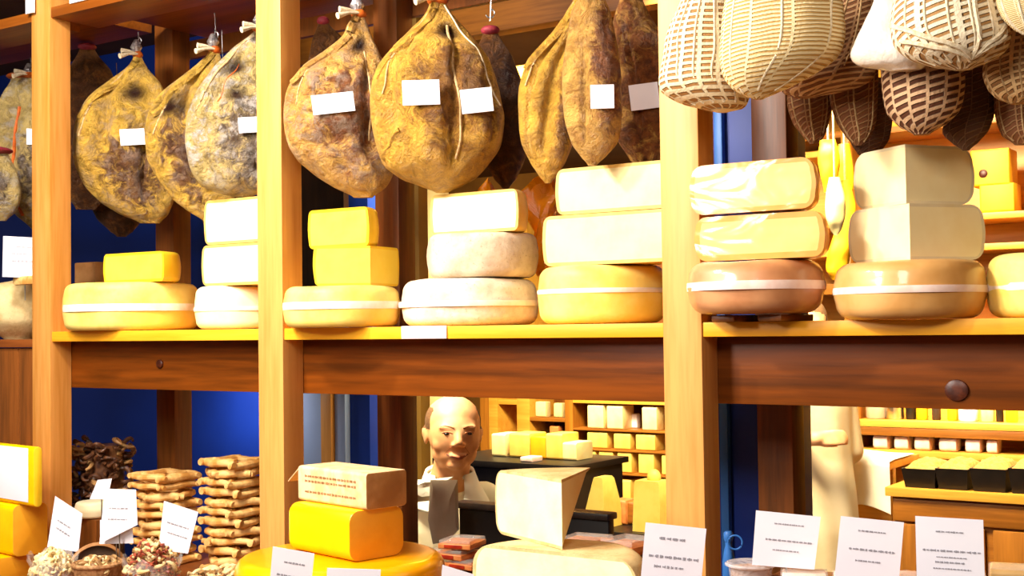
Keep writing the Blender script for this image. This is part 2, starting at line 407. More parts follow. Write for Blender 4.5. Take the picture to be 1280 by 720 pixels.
# labels on the upper board at top left
for i, (l, r_, lab) in enumerate(((86, 134, 'white label at top left on the edge of the upper board, nearest the first post'), (135, 178, 'white label on the edge of the upper board, right of its neighbour'))):
    a = at(l+1, 5, Y0); b = at(r_-1, 5, Y0)
    T(bx('shelf_label', (a.x, Y0-.001, ZTOP+.027), (b.x, Y0+.003, ZTOP+.085), 'paper', None, .0005), lab, 'label')
a, b = at(30, 5, 2.40), at(39.5, 5, 2.40)
T(bx('shelf_label', (a.x, 2.405, at(35, 16, 2.40).z), (b.x, 2.412, at(35, -14, 2.40).z), 'paper', None, .0005), 'white label on the far left upper board beside the first post', 'label')
# low yellow block standing on top board at post 1
a = at(62, 4, 2.45)
# left side cabinet
cab = E('side_cabinet', (at(20, 600, 2.5).x, 2.5, 0)); T(cab, 'brown wooden side cabinet of upright boards at the left edge', 'cabinet')
xl = X1-.012
cx = [xl-.75, xl-.60, xl-.45, xl-.30, xl-.19, xl-.085, xl]
for a, b in zip(cx[:-1], cx[1:]):
    bxp('upright_board', cab, (a+.001, 2.44, 0), (b-.001, 2.465, 1.573), 'rear_post' if int(a*100) % 2 else 'counter', .004)
bxp('cabinet_top', cab, (xl-.75, 2.43, 1.575), (xl, 2.56, 1.6), 'counter', .004)

# ------------------------------------------------------------------ counter in front and below
CT = .90
cn = E('display_counter', (-2.0, 2.4, 0)); T(cn, 'long brown wooden display counter under the rack, holding the lower cheeses', 'counter')
for a, b in ((X1+PW, X2), (X2+PW, X3), (X3+PW, X4)):
    bxp('counter_top', cn, (a+.003, 1.75, CT-.04), (b-.003, 2.895, CT), 'counter', .004)
bxp('counter_top', cn, (-4.6, 1.75, CT-.04), (X1+PW-.001, 2.415, CT), 'counter', .004)
bxp('front_panel', cn, (-4.6, 1.80, .1), (X4, 1.83, CT-.041), 'counter', .004)
bxp('plinth', cn, (-4.55, 1.85, 0), (X4, 1.88, .099), 'black', .002)

# ------------------------------------------------------------------ cheese builders
def profile(R, h, e, bulge=0.0, n=6):
    p = [(0, h)]
    for i in range(n+1):
        a = PI/2*i/n; p.append((R-e+e*math.sin(a), h-e+e*math.cos(a)))
    m = 4
    for i in range(1, m):
        t = i/m; p.append((R+bulge*math.sin(PI*t), h-e-(h-2*e)*t))
    for i in range(n+1):
        a = PI/2*i/n; p.append((R-e+e*math.cos(a), e-e*math.sin(a)))
    p.append((0, 0)); return p
def wheel_mb(R, h, e=.02, a0=0, a1=360, bulge=.003, seg=64, wob=.004, seed=0, ins=0):
    full = a1-a0 >= 359.9; prof = profile(R, h, e, bulge)
    n = seg if full else max(8, int(seg*(a1-a0)/360)); mb = MB()
    cols = []
    for j in range(n if full else n+1):
        a = math.radians(a0+(a1-a0)*j/n); col = []
        for (x, z) in prof:
            q = Vector((math.cos(a)*x, math.sin(a)*x, z)); d = noise.noise(q*7+Vector((seed*3.1, 0, 0)))*wob
            s = 1 + (d/R if x > 0 else 0)
            zz = z + (d*.7 if z > h*.5 else 0)
            col.append(Vector((q.x*s, q.y*s, zz)))
        cols.append(col)
    m = len(prof); V = [p for c in cols for p in c]; Fs = []
    for j in range(len(cols) if full else len(cols)-1):
        k = (j+1) % len(cols)
        for i in range(m-1):
            a_, b_, c_, d_ = j*m+i, j*m+i+1, k*m+i+1, k*m+i
            if i == 0: Fs.append((a_, b_, d_+1)) if False else Fs.append((a_, b_, c_, d_))
            else: Fs.append((a_, b_, c_, d_))
    mb.add(V, Fs, 0)
    if not full:
        # cut faces: a rim strip of rind and the paste inside it
        for j, fl in ((0, False), (len(cols)-1, True)):
            col = cols[j]; inner = []
            cx_ = sum((p.x**2+p.y**2)**.5 for p in col)/m; a = math.radians(a0 if j == 0 else a1)
            for (x, z) in prof:
                xi = max(0, x-ins) if x > ins else x
                zi = min(max(z, ins), h-ins)
                inner.append(Vector((math.cos(a)*xi, math.sin(a)*xi, zi)))
            b = len(mb.v)
            mb.v += [tuple(p) for p in col]+[tuple(p) for p in inner]
            for i in range(m-1):
                f = (b+i, b+i+1, b+m+i+1, b+m+i); mb.f.append(f if not fl else f[::-1]); mb.m.append(0)
            f = tuple(b+m+i for i in range(m)); mb.f.append(f if not fl else f[::-1]); mb.m.append(1)
    bmx = bmesh.new()
    vv = [bmx.verts.new(v) for v in mb.v]
    for f, mi in zip(mb.f, mb.m):
        ff = []
        for i in f:
            if vv[i] not in ff: ff.append(vv[i])
        try: q = bmx.faces.new(ff); q.material_index = mi
        except ValueError: pass
    bmesh.ops.remove_doubles(bmx, verts=bmx.verts[:], dist=1e-5)
    bmesh.ops.dissolve_degenerate(bmx, edges=bmx.edges[:], dist=1e-6)
    bmesh.ops.recalc_face_normals(bmx, faces=bmx.faces[:])
    me = bpy.data.meshes.new('cheese'); bmx.to_mesh(me); bmx.free(); return me
def band_mb(R, z0, z1, seg=64):
    mb = MB(); rr = [(R, z0), (R+.002, z0), (R+.003, (z0+z1)/2), (R+.002, z1), (R, z1)]
    mb.rings([[Vector((x*math.cos(2*PI*j/seg), x*math.sin(2*PI*j/seg), z)) for j in range(seg)] for x, z in rr], cap=False)
    return mb
def wheel(name, pl, pr, top, bot, cy, mats, label, band=None, e=.024, z0=None, bulge=.004, group=None, wob=.005, seed=0):
    pc = (pl+pr)/2; P = at(pc, bot, cy); R = (pr-pl)/2*depth(P)/F*math.cos(math.atan((pc-640)/F))
    z = P.z if z0 is None else z0+.0008; h = at(pc, top, cy-R*.6).z-z
    o = E(name, (P.x, cy, z), 0)
    O('rind', wheel_mb(R, h, min(e, h*.45), bulge=bulge, wob=wob, seed=seed), mats, o)
    if band: O('wheel_band', band_mb(R+bulge*.9, h*band[0], h*band[1]), band[2], o)
    T(o, label, 'cheese', group); return o, z+h
def half(name, pl, pr, top, bot, yf, mats, label, z0=None, e=.02, ins=.008, arc=(0, 180), rot=0, seed=0, wob=.003):
    # flat cut face towards the aisle at depth yf
    pc = (pl+pr)/2; A = at(pl, bot, yf); B = at(pr, bot, yf); al = face_angle(at(pc, bot, yf)); c = math.cos(al)
    W = (pr-pl)*depth(at(pc, bot, yf))/F; R = W/(1+c)
    x = A.x+R
    z = at(pc, bot, yf).z if z0 is None else z0; h = at(pc, top, yf).z-z
    o = E(name, (x, yf, z), rot)
    O('cheese_body', wheel_mb(R, h, min(e, h*.45), arc[0], arc[1], seed=seed, wob=wob, ins=ins), mats, o)
    T(o, label, 'cheese'); return o, z+h
def sector(name, pl, pe, pr, top, bot, ya, R, mats, label, z0=None, e=.02, ins=.006, seed=0, wob=.003):
    # apex edge at pixel column pe towards the aisle; find the arm directions that land on pl and pr
    A = at(pe, bot, ya); z = A.z if z0 is None else z0; h = at(pe, top, ya).z-z
    def arm(target, rng):
        return min(rng, key=lambda a: abs(proj((A.x+R*math.cos(math.radians(a)), A.y+R*math.sin(math.radians(a)), z))[0]-target))
    aL = arm(pl, range(100, 215)); aR = arm(pr, range(-5, 100))
    o = E(name, (A.x, ya, z)); O('cheese_body', wheel_mb(R, h, min(e, h*.45), aR, aL, seed=seed, wob=wob, ins=ins), mats, o)
    T(o, label, 'cheese'); return o, z+h

# bay 1
o, zt = wheel('round_cheese', 82, 248, 352, 409, 2.56, 'ch_whey', 'yellow white cheese wheel with pale band carrying one small yellow block, in left bay', (.40, .55, 'band'), z0=ZT)
o, _ = half('cheese_block', 130, 223, 315, 353, 2.50, ['ch_yellow', 'ch_yelpaste'], 'small yellow cheese block sitting alone on the banded wheel in the left bay', z0=zt+.001, e=.014)
o, zt = wheel('round_cheese', 245, 352, 357, 409, 2.66, 'ch_white', 'white cheese wheel at the foot of the stack behind the second post', (.42, .52, 'band'), z0=ZT, seed=2)
o, zt = half('cheese_half_wheel', 253, 350, 304, 357, 2.56, ['ch_creamr', 'ch_white'], 'white half cheese in the middle of the left bay stack of three', z0=zt+.001)
o, zt = half('cheese_half_wheel', 256, 348, 247, 303, 2.56, ['ch_creamr', 'ch_white'], 'white half cheese topping the left bay stack of three', z0=zt+.001)
# bay 2
o, zt = wheel('round_cheese', 357, 500, 357, 408, 2.475, 'ch_whey', 'yellow cheese wheel with pale band below two yellow blocks, beside second post', (.44, .62, 'band'), z0=ZT, seed=3)
o, zt = sector('cheese_wedge', 386, 463, 486, 307, 356, 2.45, .14, ['ch_yellow', 'ch_yelpaste'], 'bright yellow cheese wedge with a corner edge, under a smaller yellow block', z0=zt+.001, e=.012)
o, zt = half('cheese_block', 386, 473, 260, 306, 2.46, ['ch_yellow', 'ch_yelpaste'], 'yellow cheese block topping the wedge in the middle bay', z0=zt+.001, e=.014)
o, zt = wheel('round_cheese', 502, 672, 347, 405, 2.61, 'ch_greyw', 'wide mouldy pale wheel at the foot of the three white ones, middle bay', (.40, .52, 'band'), z0=ZT, seed=4, e=.03, wob=.008)
z_g = zt
o, zt = wheel('round_cheese', 537, 672, 290, 346, 2.62, 'ch_grey', 'grey mouldy cheese wheel between a pale wheel and a white one', z0=zt+.001, seed=5, e=.022, wob=.006)
o, zt = half('cheese_half_wheel', 539, 661, 239, 289, 2.56, ['ch_creamr', 'ch_white'], 'cream white half cheese on top of the grey mouldy wheel', z0=zt+.001, e=.016)
o, zt = wheel('round_cheese', 675, 832, 331, 403, 2.665, 'ch_whey', 'large bright yellow cheese wheel half hidden by the third post', (.52, .60, 'band'), z0=ZT, seed=6, e=.03)
# keep this stack clear of the post
o, zt = half('cheese_half_wheel', 680, 850, 265, 330, 2.56, ['ch_creamr', 'ch_cream'], 'cream half cheese in the middle of the stack left of the third post', z0=zt+.001)
o, zt = half('cheese_half_wheel', 696, 846, 205, 264, 2.56, ['ch_creamr', 'ch_cream'], 'cream half cheese on top of the stack left of the third post', z0=zt+.001)
# bay 3
tr = E('wooden_trivet', (at(948, 397, 2.44).x, 2.44, ZT)); T(tr, 'low wooden trivet under the pinkish brown cheese wheel', 'trivet')
for dx in (-.07, .03): O('trivet_bar', MB().box((dx, -.075, 0), (dx+.05, .10, .014), .004), 'rear_post', tr)
o, zt = wheel('round_cheese', 862, 1029, 324, 392, 2.43, 'ch_pink', 'pinkish brown film wrapped wheel with white band below two golden half cheeses', (.44, .60, 'bandpink'), z0=ZT+.015, seed=7, e=.035, wob=.009)
o, zt = half('cheese_half_wheel', 870, 1035, 267, 322, 2.37, ['ch_filmr', 'ch_film'], 'golden film wrapped half cheese lying on the pinkish brown wheel', z0=zt+.001, ins=.012, e=.024)
f1 = (o, zt)
o, zt = half('cheese_half_wheel', 864, 1024, 201, 262, 2.37, ['ch_filmr', 'ch_film'], 'golden film wrapped half cheese topping the stack right of the third post', z0=zt+.005, ins=.010, e=.028)
o, zt = wheel('round_cheese', 1044, 1231, 325, 396, 2.48, 'ch_tan', 'tan film wrapped wheel with white band below two ivory wedges', (.44, .56, 'bandpink'), z0=ZT, seed=8, e=.03)
o, zt = sector('cheese_wedge', 1062, 1138, 1231, 254, 323, 2.40, .165, ['ch_ivoryr', 'ch_ivory'], 'ivory film wrapped wedge with corner edge, lower one on the tan wheel', z0=zt+.001, e=.028)
o, zt = sector('cheese_wedge', 1070, 1133, 1217, 180, 256, 2.41, .155, ['ch_ivoryr', 'ch_ivory'], 'ivory film wrapped wedge topping the stack on the tan wheel', z0=zt+.001, e=.032)
o, zt = wheel('round_cheese', 1235, 1400, 315, 393, 2.56, 'ch_whey', 'pale yellow wheel with white band cut off by the right edge', (.42, .54, 'band'), z0=ZT, seed=9)

# things far back on the shelf
T(bx('parcel', (at(105, 350, 2.84).x, 2.80, ZT+.09), (at(131, 350, 2.84).x, 2.88, at(118, 327, 2.80).z), 'kraft', None, .006), 'small brown parcel behind the banded wheel in the left bay', 'parcel')
T(bx('wooden_crate', (at(98, 350, 2.84).x, 2.795, ZT), (at(240, 350, 2.84).x, 2.885, ZT+.089), 'rear_post', None, .004), 'low dark crate behind the banded wheel in the left bay', 'crate')

# crumpled yellow cellophane behind the middle bay stacks
def crumple(name, pts, Y, mat, label, cat, thick=.02, seed=0, dz=0):
    pl = Plane(at(sum(p[0] for p in pts)/len(pts), sum(p[1] for p in pts)/len(pts), Y)); L = [pl.loc(*p) for p in pts]
    cxm = sum(a for a, b in L)/len(L); czm = sum(b for a, b in L)/len(L); R = []
    for k, (s, d) in enumerate(((.02, -1), (.45, -.9), (.8, -.6), (1, 0), (.8, .6), (.45, .9), (.02, 1))):
        row = []
        for i, (a, b) in enumerate(L):
            for t in (0, .5):
                a2, b2 = L[(i+1) % len(L)]; x = cxm+(a+(a2-a)*t-cxm)*s; z = czm+(b+(b2-b)*t-czm)*s
                y = d*thick+noise.noise(Vector((x*22, z*22, seed+d)))*thick*1.2
                row.append(Vector((x, y, z)))
        R.append(row)
    o = O(name, MB().rings(R), mat, None, pl.P, pl.a, True, 25); T(o, label, cat); return o
crumple('cellophane_bag', [(650, 240), (668, 222), (690, 212), (700, 240), (694, 275), (690, 330), (672, 346), (664, 330), (668, 290), (655, 268)], 2.84, 'cello', 'crumpled orange yellow cellophane between the stacks of the middle bay', 'wrapping', .02, 3)
crumple('cellophane_bag', [(588, 250), (598, 236), (610, 222), (618, 236), (626, 250)], 2.82, 'cello', 'yellow cellophane tip peeping over the cream cheese top', 'wrapping', .012, 5)

# ------------------------------------------------------------------ hanging bodies from outlines
def sample(rows, n):
    rows = sorted(rows); ys = [r[0] for r in rows]; out = []
    def cat(p0, p1, p2, p3, t): return .5*((2*p1)+(-p0+p2)*t+(2*p0-5*p1+4*p2-p3)*t*t+(-p0+3*p1-3*p2+p3)*t**3)
    for i in range(n+1):
        y = ys[0]+(ys[-1]-ys[0])*(.5-.5*math.cos(PI*i/n)) ; k = max(j for j in range(len(ys)) if ys[j] <= y+1e-9); k = min(k, len(ys)-2)
        t = (y-ys[k])/(ys[k+1]-ys[k]); g = lambda j, c: rows[min(max(j, 0), len(rows)-1)][c]
        out.append((y, cat(g(k-1, 1), g(k, 1), g(k+1, 1), g(k+2, 1), t), cat(g(k-1, 2), g(k, 2), g(k+1, 2), g(k+2, 2), t)))
    return out
class Body:
    def __init__(s, rows, Y, k=.7, amp=.05, creases=(), seed=0, nlev=54, seg=72, freq=9, dents=(), meat=None, maxd=None, mould=.5):
        ry = [r[0] for r in rows]; rm = max(rows, key=lambda r: r[2]-r[1])
        s.P = at((rm[1]+rm[2])/2, (ry[0]+ry[-1])/2, Y); s.pl = Plane(s.P); s.seg = seg
        R = []; s.lev = []; UV = []; COL = []
        lv = sample(rows, nlev); hmax = max(max(0, r[2]-r[1]) for r in rows)/2*depth(s.P)/F
        for i, (y, a, b) in enumerate(lv):
            b = max(b, a+2); xl, z = s.pl.loc(a, y); xr, z2 = s.pl.loc(b, y); s.lev.append(((xl+xr)/2, (xr-xl)/2, (z+z2)/2))
        zt, zb = s.lev[0][2], s.lev[-1][2]; s.H = zt-zb
        for (cx_, hw, z) in s.lev:
            row = []; v = (z-zb)/(zt-zb)
            for j in range(seg):
                ph = 2*PI*j/seg; c, sn = math.cos(ph), math.sin(ph)
                q = Vector((c*hw, -sn*hw*k, z)); nn = noise.fractal(q*freq+Vector((seed*5.3, 0, 0)), .9, 2.1, 3)
                d = nn*amp*hmax*min(1, hw/hmax*1.4); g = 0
                for (c0, wd, dp, z0, z1) in creases:
                    if z0 <= v <= z1:
                        dd = (ph-c0-math.sin(v*6+seed)*.12+PI) % (2*PI)-PI
                        d -= dp*hw*math.exp(-(dd/wd)**2)*min(1, (v-z0)*12, (z1-v)*12)
                for (dc, dv, dr, dp) in dents:
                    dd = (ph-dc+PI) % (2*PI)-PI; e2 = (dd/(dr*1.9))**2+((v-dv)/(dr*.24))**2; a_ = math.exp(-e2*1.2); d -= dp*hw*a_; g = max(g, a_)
                edge = min(1, abs(sn)+.12)
                row.append(Vector((cx_+c*(hw+d*edge*.8), -sn*(hw*k+d), z)))
                mt = 0
                if meat:
                    dd = (ph-meat[0]+PI) % (2*PI)-PI; mt = max(0, 1-(dd/meat[1])**2)*max(0, 1-((v-meat[2])/meat[3])**2)
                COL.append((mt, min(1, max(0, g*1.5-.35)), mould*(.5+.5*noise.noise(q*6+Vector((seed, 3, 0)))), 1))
            R.append(row)
        s.R = R; s.COL = COL; s.mb = MB().rings(R)
    def build(s, name, mat, uv=False):
        me = mesh_of(name, s.mb); n = s.seg
        ca = me.color_attributes.new('tint', 'FLOAT_COLOR', 'POINT')
        for i, c in enumerate(s.COL): ca.data[i].color = c
        if uv:
            u = me.uv_layers.new(name='uv'); zt, zb = s.lev[0][2], s.lev[-1][2]
            for p in me.polygons:
                js = [me.loops[l].vertex_index % n for l in p.loop_indices]; wrap = max(js)-min(js) > n/2
                for l in p.loop_indices:
                    vi = me.loops[l].vertex_index; j = vi % n
                    u.data[l].uv = ((j+(n if wrap and j < n/2 else 0))/n, (me.vertices[vi].co.z-zb)/(zt-zb))
        s.root = E(name, s.P, s.pl.a)
        O(s.part, me, mat, s.root, ang=180); return s.root
    part = 'meat'
    def surf(s, ph, v, off=0.002):
        zt, zb = s.lev[0][2], s.lev[-1][2]; z = zb+v*(zt-zb)
        i = min(range(len(s.lev)), key=lambda i: abs(s.lev[i][2]-z)); j = int(round(ph/(2*PI)*s.seg)) % s.seg
        p = s.R[i][j]; c = Vector((s.lev[i][0], 0, p.z)); d = (p-c); d.normalize()
        return p+d*off
    def cord(s, ph0, ph1, v0, v1, r, mat, n=22, name='cord', off=.001):
        pts = [s.surf(ph0+(ph1-ph0)*i/n, v0+(v1-v0)*i/n, off) for i in range(n+1)]
        for _ in range(2): pts = [pts[0]]+[(pts[i-1]+pts[i]*2+pts[i+1])/4 for i in range(1, len(pts)-1)]+[pts[-1]]
        return O(name, MB().tube(pts, r, 6), mat, s.root)
    def tag(s, px0, py0, px1, py1, tilt=0, off=.008):
        x0, z0 = s.pl.loc(px0, py0); x1, z1 = s.pl.loc(px1, py1)
        # the front of the body at that place
        zc = (z0+z1)/2; i = min(range(len(s.lev)), key=lambda i: abs(s.lev[i][2]-zc)); xc = (x0+x1)/2
        ys = min(p.y for ii in range(max(0, i-4), min(len(s.R), i+5)) for p in s.R[ii] if abs(p.x-xc) < (x1-x0)/2+.006)
        kk = 1+ys/((s.P-EYE).length)
        mb = MB(); w_, h_ = (x1-x0)/2*kk, (z0-z1)/2*kk
        mt = Matrix.Rotation(-tilt, 4, 'Y'); mb.box((-w_, -.001, -h_), (w_, .001, h_), .0004, 0, mt)
        o = O('paper_label', mb, 'paper', s.root, (xc*kk, ys-.003, zc*kk)); o['label'] = 'blank white paper label'; return o
def knot_top(b, foil=True, tie='orange_tie', ends=((-.05, -.005, .005), (-.055, -.02, -.016)), scale=1.0):
    cx_, hw, z = b.lev[0]; hw = max(hw, .012); sc_ = scale
    mb = MB(); mb.ell((cx_, 0, z+.004), (hw*1.35, hw*1.2, .014*sc_), 18, 10); O('tie_collar', mb, tie, b.root)
    if foil:
        mb = MB(); R = []
        for i in range(9):
            t = i/8; rr = (.019-.010*abs(t-.4)*2)*sc_
            R.append([Vector((cx_-.004+rr*math.cos(2*PI*j/14)*(1+.25*noise.noise(Vector((i, j*1.7, 2)))), rr*math.sin(2*PI*j/14), z+.012+t*.04*sc_)) for j in range(14)])
        O('foil_cap', mb.rings(R), 'foil', b.root, ang=20)
    for (dx, dy, dz) in ends:
        mb = MB(); p = Vector((cx_, -hw, z+.004)); q = p+Vector((dx, -.012+dy, dz))*sc_
        mb.tube([p, (p+q)/2+Vector((0, 0, .004)), q], lambda t: .003+.0055*t*t, 8); O('tie_end', mb, 'whitecord' if dx < 0 else 'redtie', b.root)
    top = (ZTOP-.0005)-b.P.z
    if top > z+.06:
        mb = MB(); mb.tube([(cx_, 0, z+.03), (cx_+.004, 0, z+(top-z)*.6), (cx_+.002, 0, top)], .0016, 6)
        mb.tube([(cx_+.012*math.sin(a/8*PI*1.4), 0, z+.05+.012*math.cos(a/8*PI*1.4)) for a in range(9)], .002, 6)
        O('hanging_wire', mb, 'steel', b.root)

L, Rr, Fr = PI, 0, PI/2
HAMS = [
 dict(rows=[(98, 15, 60), (120, 2, 75), (150, -10, 85), (200, -14, 92), (240, -5, 90), (270, 20, 80), (290, 42, 60)], Y=2.74, mat='ham_g', k=.6, seed=1, meat=(1.3, 1.0, .35, .4), creases=((2.2, .2, .2, .1, .9),), tags=[(33, 165, 60, 186, 0)], mould=1,
      label='greyish pink ham with an orange rim, partly behind the first post'),
 dict(rows=[(70, 167, 177), (85, 158, 185), (100, 138, 198), (120, 112, 208), (145, 97, 214), (175, 91, 219), (205, 93, 223), (235, 106, 221), (255, 127, 216), (268, 150, 210), (279, 175, 200)], Y=2.68, mat='ham_y', k=.6, seed=2, meat=(1.5, .95, .30, .34), creases=((2.15, .16, .28, .35, .93), (1.25, .12, .16, .05, .6)), dents=((1.35, .77, .30, .35),), tags=[(150, 166, 181, 187, .08)], mould=.7,
      label='yellow and brown ham hanging nearest the first post in the left bay'),
 dict(rows=[(64, 262, 274), (75, 252, 277), (95, 228, 280), (118, 200, 290), (140, 186, 295), (165, 181, 297), (200, 185, 298), (225, 198, 297), (250, 216, 292), (265, 236, 284), (277, 255, 272)], Y=2.63, mat='ham_y', k=.42, seed=3, meat=(1.9, .7, .35, .4), creases=((1.75, .16, .3, .15, .9), (2.5, .15, .12, .3, .8)), dents=((2.3, .66, .35, .25),), mould=.6,
      label='yellow ham between the first hanging ham and a grey mouldy one'),
 dict(rows=[(38, 318, 334), (60, 292, 348), (90, 264, 354), (115, 246, 357), (140, 235, 358), (175, 231, 358), (210, 238, 356), (232, 251, 347), (241, 270, 330), (246, 290, 312)], Y=2.58, mat='ham_g', k=.45, seed=4, meat=(1.2, 1.2, .35, .45), creases=((2.0, .14, .22, .5, .95), (1.3, .1, .12, .1, .6)), dents=((2.0, .76, .25, .35), (1.7, .60, .2, .3)), tags=[(298, 151, 330, 171, .08)], mould=1.6,
      label='grey mouldy ham with a white label, partly behind the second post'),
 dict(rows=[(20, 441, 456), (32, 434, 460), (45, 428, 465), (60, 410, 472), (80, 382, 481), (100, 366, 487), (120, 357, 491), (145, 354, 493), (175, 358, 494), (200, 371, 494), (220, 394, 491), (235, 418, 482), (247, 442, 466)], Y=2.485, mat='ham_r', k=.6, seed=5, meat=(1.3, 1.15, .42, .42), creases=((.95, .09, .14, .2, .85), (2.45, .1, .1, .3, .8)), dents=((1.2, .83, .3, .4),), tags=[(390, 125, 443, 150, .12)], mould=1.1,
      label='reddish ham hanging just right of the second post, one tilted white label'),
 dict(rows=[(3, 537, 557), (18, 531, 566), (35, 515, 582), (55, 494, 598), (80, 473, 614), (110, 463, 624), (140, 462, 629), (165, 466, 629), (188, 473, 624), (207, 482, 611), (224, 503, 595), (234, 528, 576), (241, 545, 560)], Y=2.54, mat='ham_o', k=.74, seed=6, meat=(1.2, 1.2, .5, .42), creases=((1.25, .07, .14, .1, .88), (2.3, .1, .14, .2, .8), (.5, .08, .1, .2, .8)), dents=((1.15, .83, .26, .4),), tags=[(503, 112, 550, 143, .03), (576, 121, 616, 151, .1)], mould=.3,
      label='broad golden ham with two white labels, nearest the middle of the photo'),
 dict(rows=[(-12, 722, 745), (20, 705, 750), (40, 690, 745), (60, 672, 738), (80, 657, 733), (110, 648, 728), (150, 648, 724), (180, 652, 716), (205, 664, 706), (222, 675, 695), (229, 681, 689)], Y=2.60, mat='ham_o', k=.6, seed=7, meat=(1.0, .5, .4, .4), creases=((2.35, .12, .2, .1, .9), (1.6, .2, .3, .1, .85)), mould=.4,
      label='pale golden slender ham hanging leftmost of the pair near the third post'),
 dict(rows=[(-12, 728, 752), (12, 715, 762), (32, 711, 767), (60, 706, 772), (90, 703, 776), (120, 703, 777), (150, 706, 777), (180, 715, 772), (197, 727, 757), (207, 735, 746)], Y=2.50, mat='ham_r', k=.8, seed=8, meat=(.9, 1.0, .55, .5), creases=((1.95, .1, .14, .1, .7),), tags=[(738, 112, 768, 141, 0)], mould=.3,
      label='narrow brown ham with a square white label, beside the pale golden one'),
 dict(rows=[(-12, 778, 800), (20, 768, 812), (50, 762, 832), (90, 763, 842), (130, 766, 848), (170, 770, 846), (200, 788, 830), (212, 800, 815)], Y=2.66, mat='ham_r', k=.6, seed=9, meat=(1.6, 2.2, .4, .8), creases=((1.9, .12, .2, .1, .9),), tags=[(787, 110, 824, 141, .1)], mould=.1,
      label='dark brown ham with a label, partly behind the third post'),
 dict(rows=[(40, 604, 622), (70, 592, 640), (110, 590, 655), (160, 592, 660), (200, 604, 656), (225, 618, 645), (236, 628, 636)], Y=2.80, mat='ham_d', k=.5, seed=10, meat=(1.6, 2, .4, .8), mould=.1, label='dark ham hanging behind the broad golden one', foil=False),
 dict(rows=[(60, 100, 118), (90, 84, 140), (140, 70, 150), (200, 74, 150), (240, 80, 140), (262, 95, 120)], Y=2.84, mat='ham_d', k=.5, seed=11, meat=(1.6, 2, .4, .8), mould=.2, label='dark ham deep behind the first post', foil=False),
 dict(rows=[(150, 130, 160), (200, 118, 182), (250, 112, 186), (275, 122, 178), (290, 138, 166), (296, 146, 158)], Y=2.98, mat='ham_d', k=.5, seed=12, meat=(1.6, 2, .4, .8), mould=.2, label='dark ham whose rounded end shows below the first yellow ham', foil=False),
 dict(rows=[(120, 262, 292), (200, 246, 316), (250, 246, 318), (280, 254, 312), (300, 268, 296), (306, 276, 286)], Y=2.86, mat='ham_d', k=.5, seed=13, meat=(1.6, 2, .4, .8), mould=.2, label='dark ham whose lower end shows behind the grey mouldy one', foil=False),
 dict(rows=[(28, 398, 410), (50, 390, 432), (90, 384, 450), (140, 384, 456), (190, 394, 450), (215, 410, 436)], Y=2.84, mat='ham_d', k=.4, seed=14, meat=(1.6, 2, .4, .8), mould=.1, label='nearly black ham deep behind the reddish one', foil=False),
 dict(rows=[(190, -30, 10), (215, -38, 22), (245, -36, 27), (265, -25, 20), (276, -10, 8)], Y=2.50, mat='ham_g', k=.7, seed=15, meat=(1.6, 1, .4, .4), mould=1.5, label='small grey mouldy salami end at the left edge below the pink ham', foil=False),
]
for h in HAMS:
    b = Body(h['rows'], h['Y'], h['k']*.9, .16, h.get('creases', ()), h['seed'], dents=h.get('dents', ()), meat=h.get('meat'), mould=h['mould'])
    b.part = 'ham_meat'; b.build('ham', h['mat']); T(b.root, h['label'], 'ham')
    for t in h.get('tags', ()): b.tag(*t)
    b.root['_i'] = h['seed']; h['b'] = b
    if h.get('foil', True): knot_top(b)
    else: knot_top(b, False, 'redtie', ())
for i in (1, 2, 3, 4, 5, 6):
    b = HAMS[i]['b']; b.cord(2.35, 2.5, .93, .50, .0030, 'cord', name='cord')
    if i != 3:
        f_ = b.cord(1.9, 2.75, .985, .60, .011, {1: 'ham_y', 2: 'ham_y', 4: 'ham_r', 5: 'ham_o', 6: 'ham_o'}[i], 26, 'skin_fold', -.002)
HAMS[5]['b'].cord(1.25, 1.25, .86, .15, .0035, 'cord', name='cord'); HAMS[4]['b'].cord(.95, .95, .8, .3, .003, 'cord', name='cord')
b = HAMS[5]['b']; b.cord(2.75, 2.2, .17, .30, .007, 'ham_o', 16, 'skin_fold', -.001); b.cord(.9, .35, .98, .45, .0022, 'whitecord', name='cord')
b = HAMS[3]['b']; b.cord(2.1, 2.1, .8, .55, .002, 'orange_tie', name='cord')
HAMS[0]['b'].cord(1.9, 2.35, .8, .1, .006, 'orange_tie', name='cord')
for h in HAMS:
    if '_i' in h['b'].root: del h['b'].root['_i']

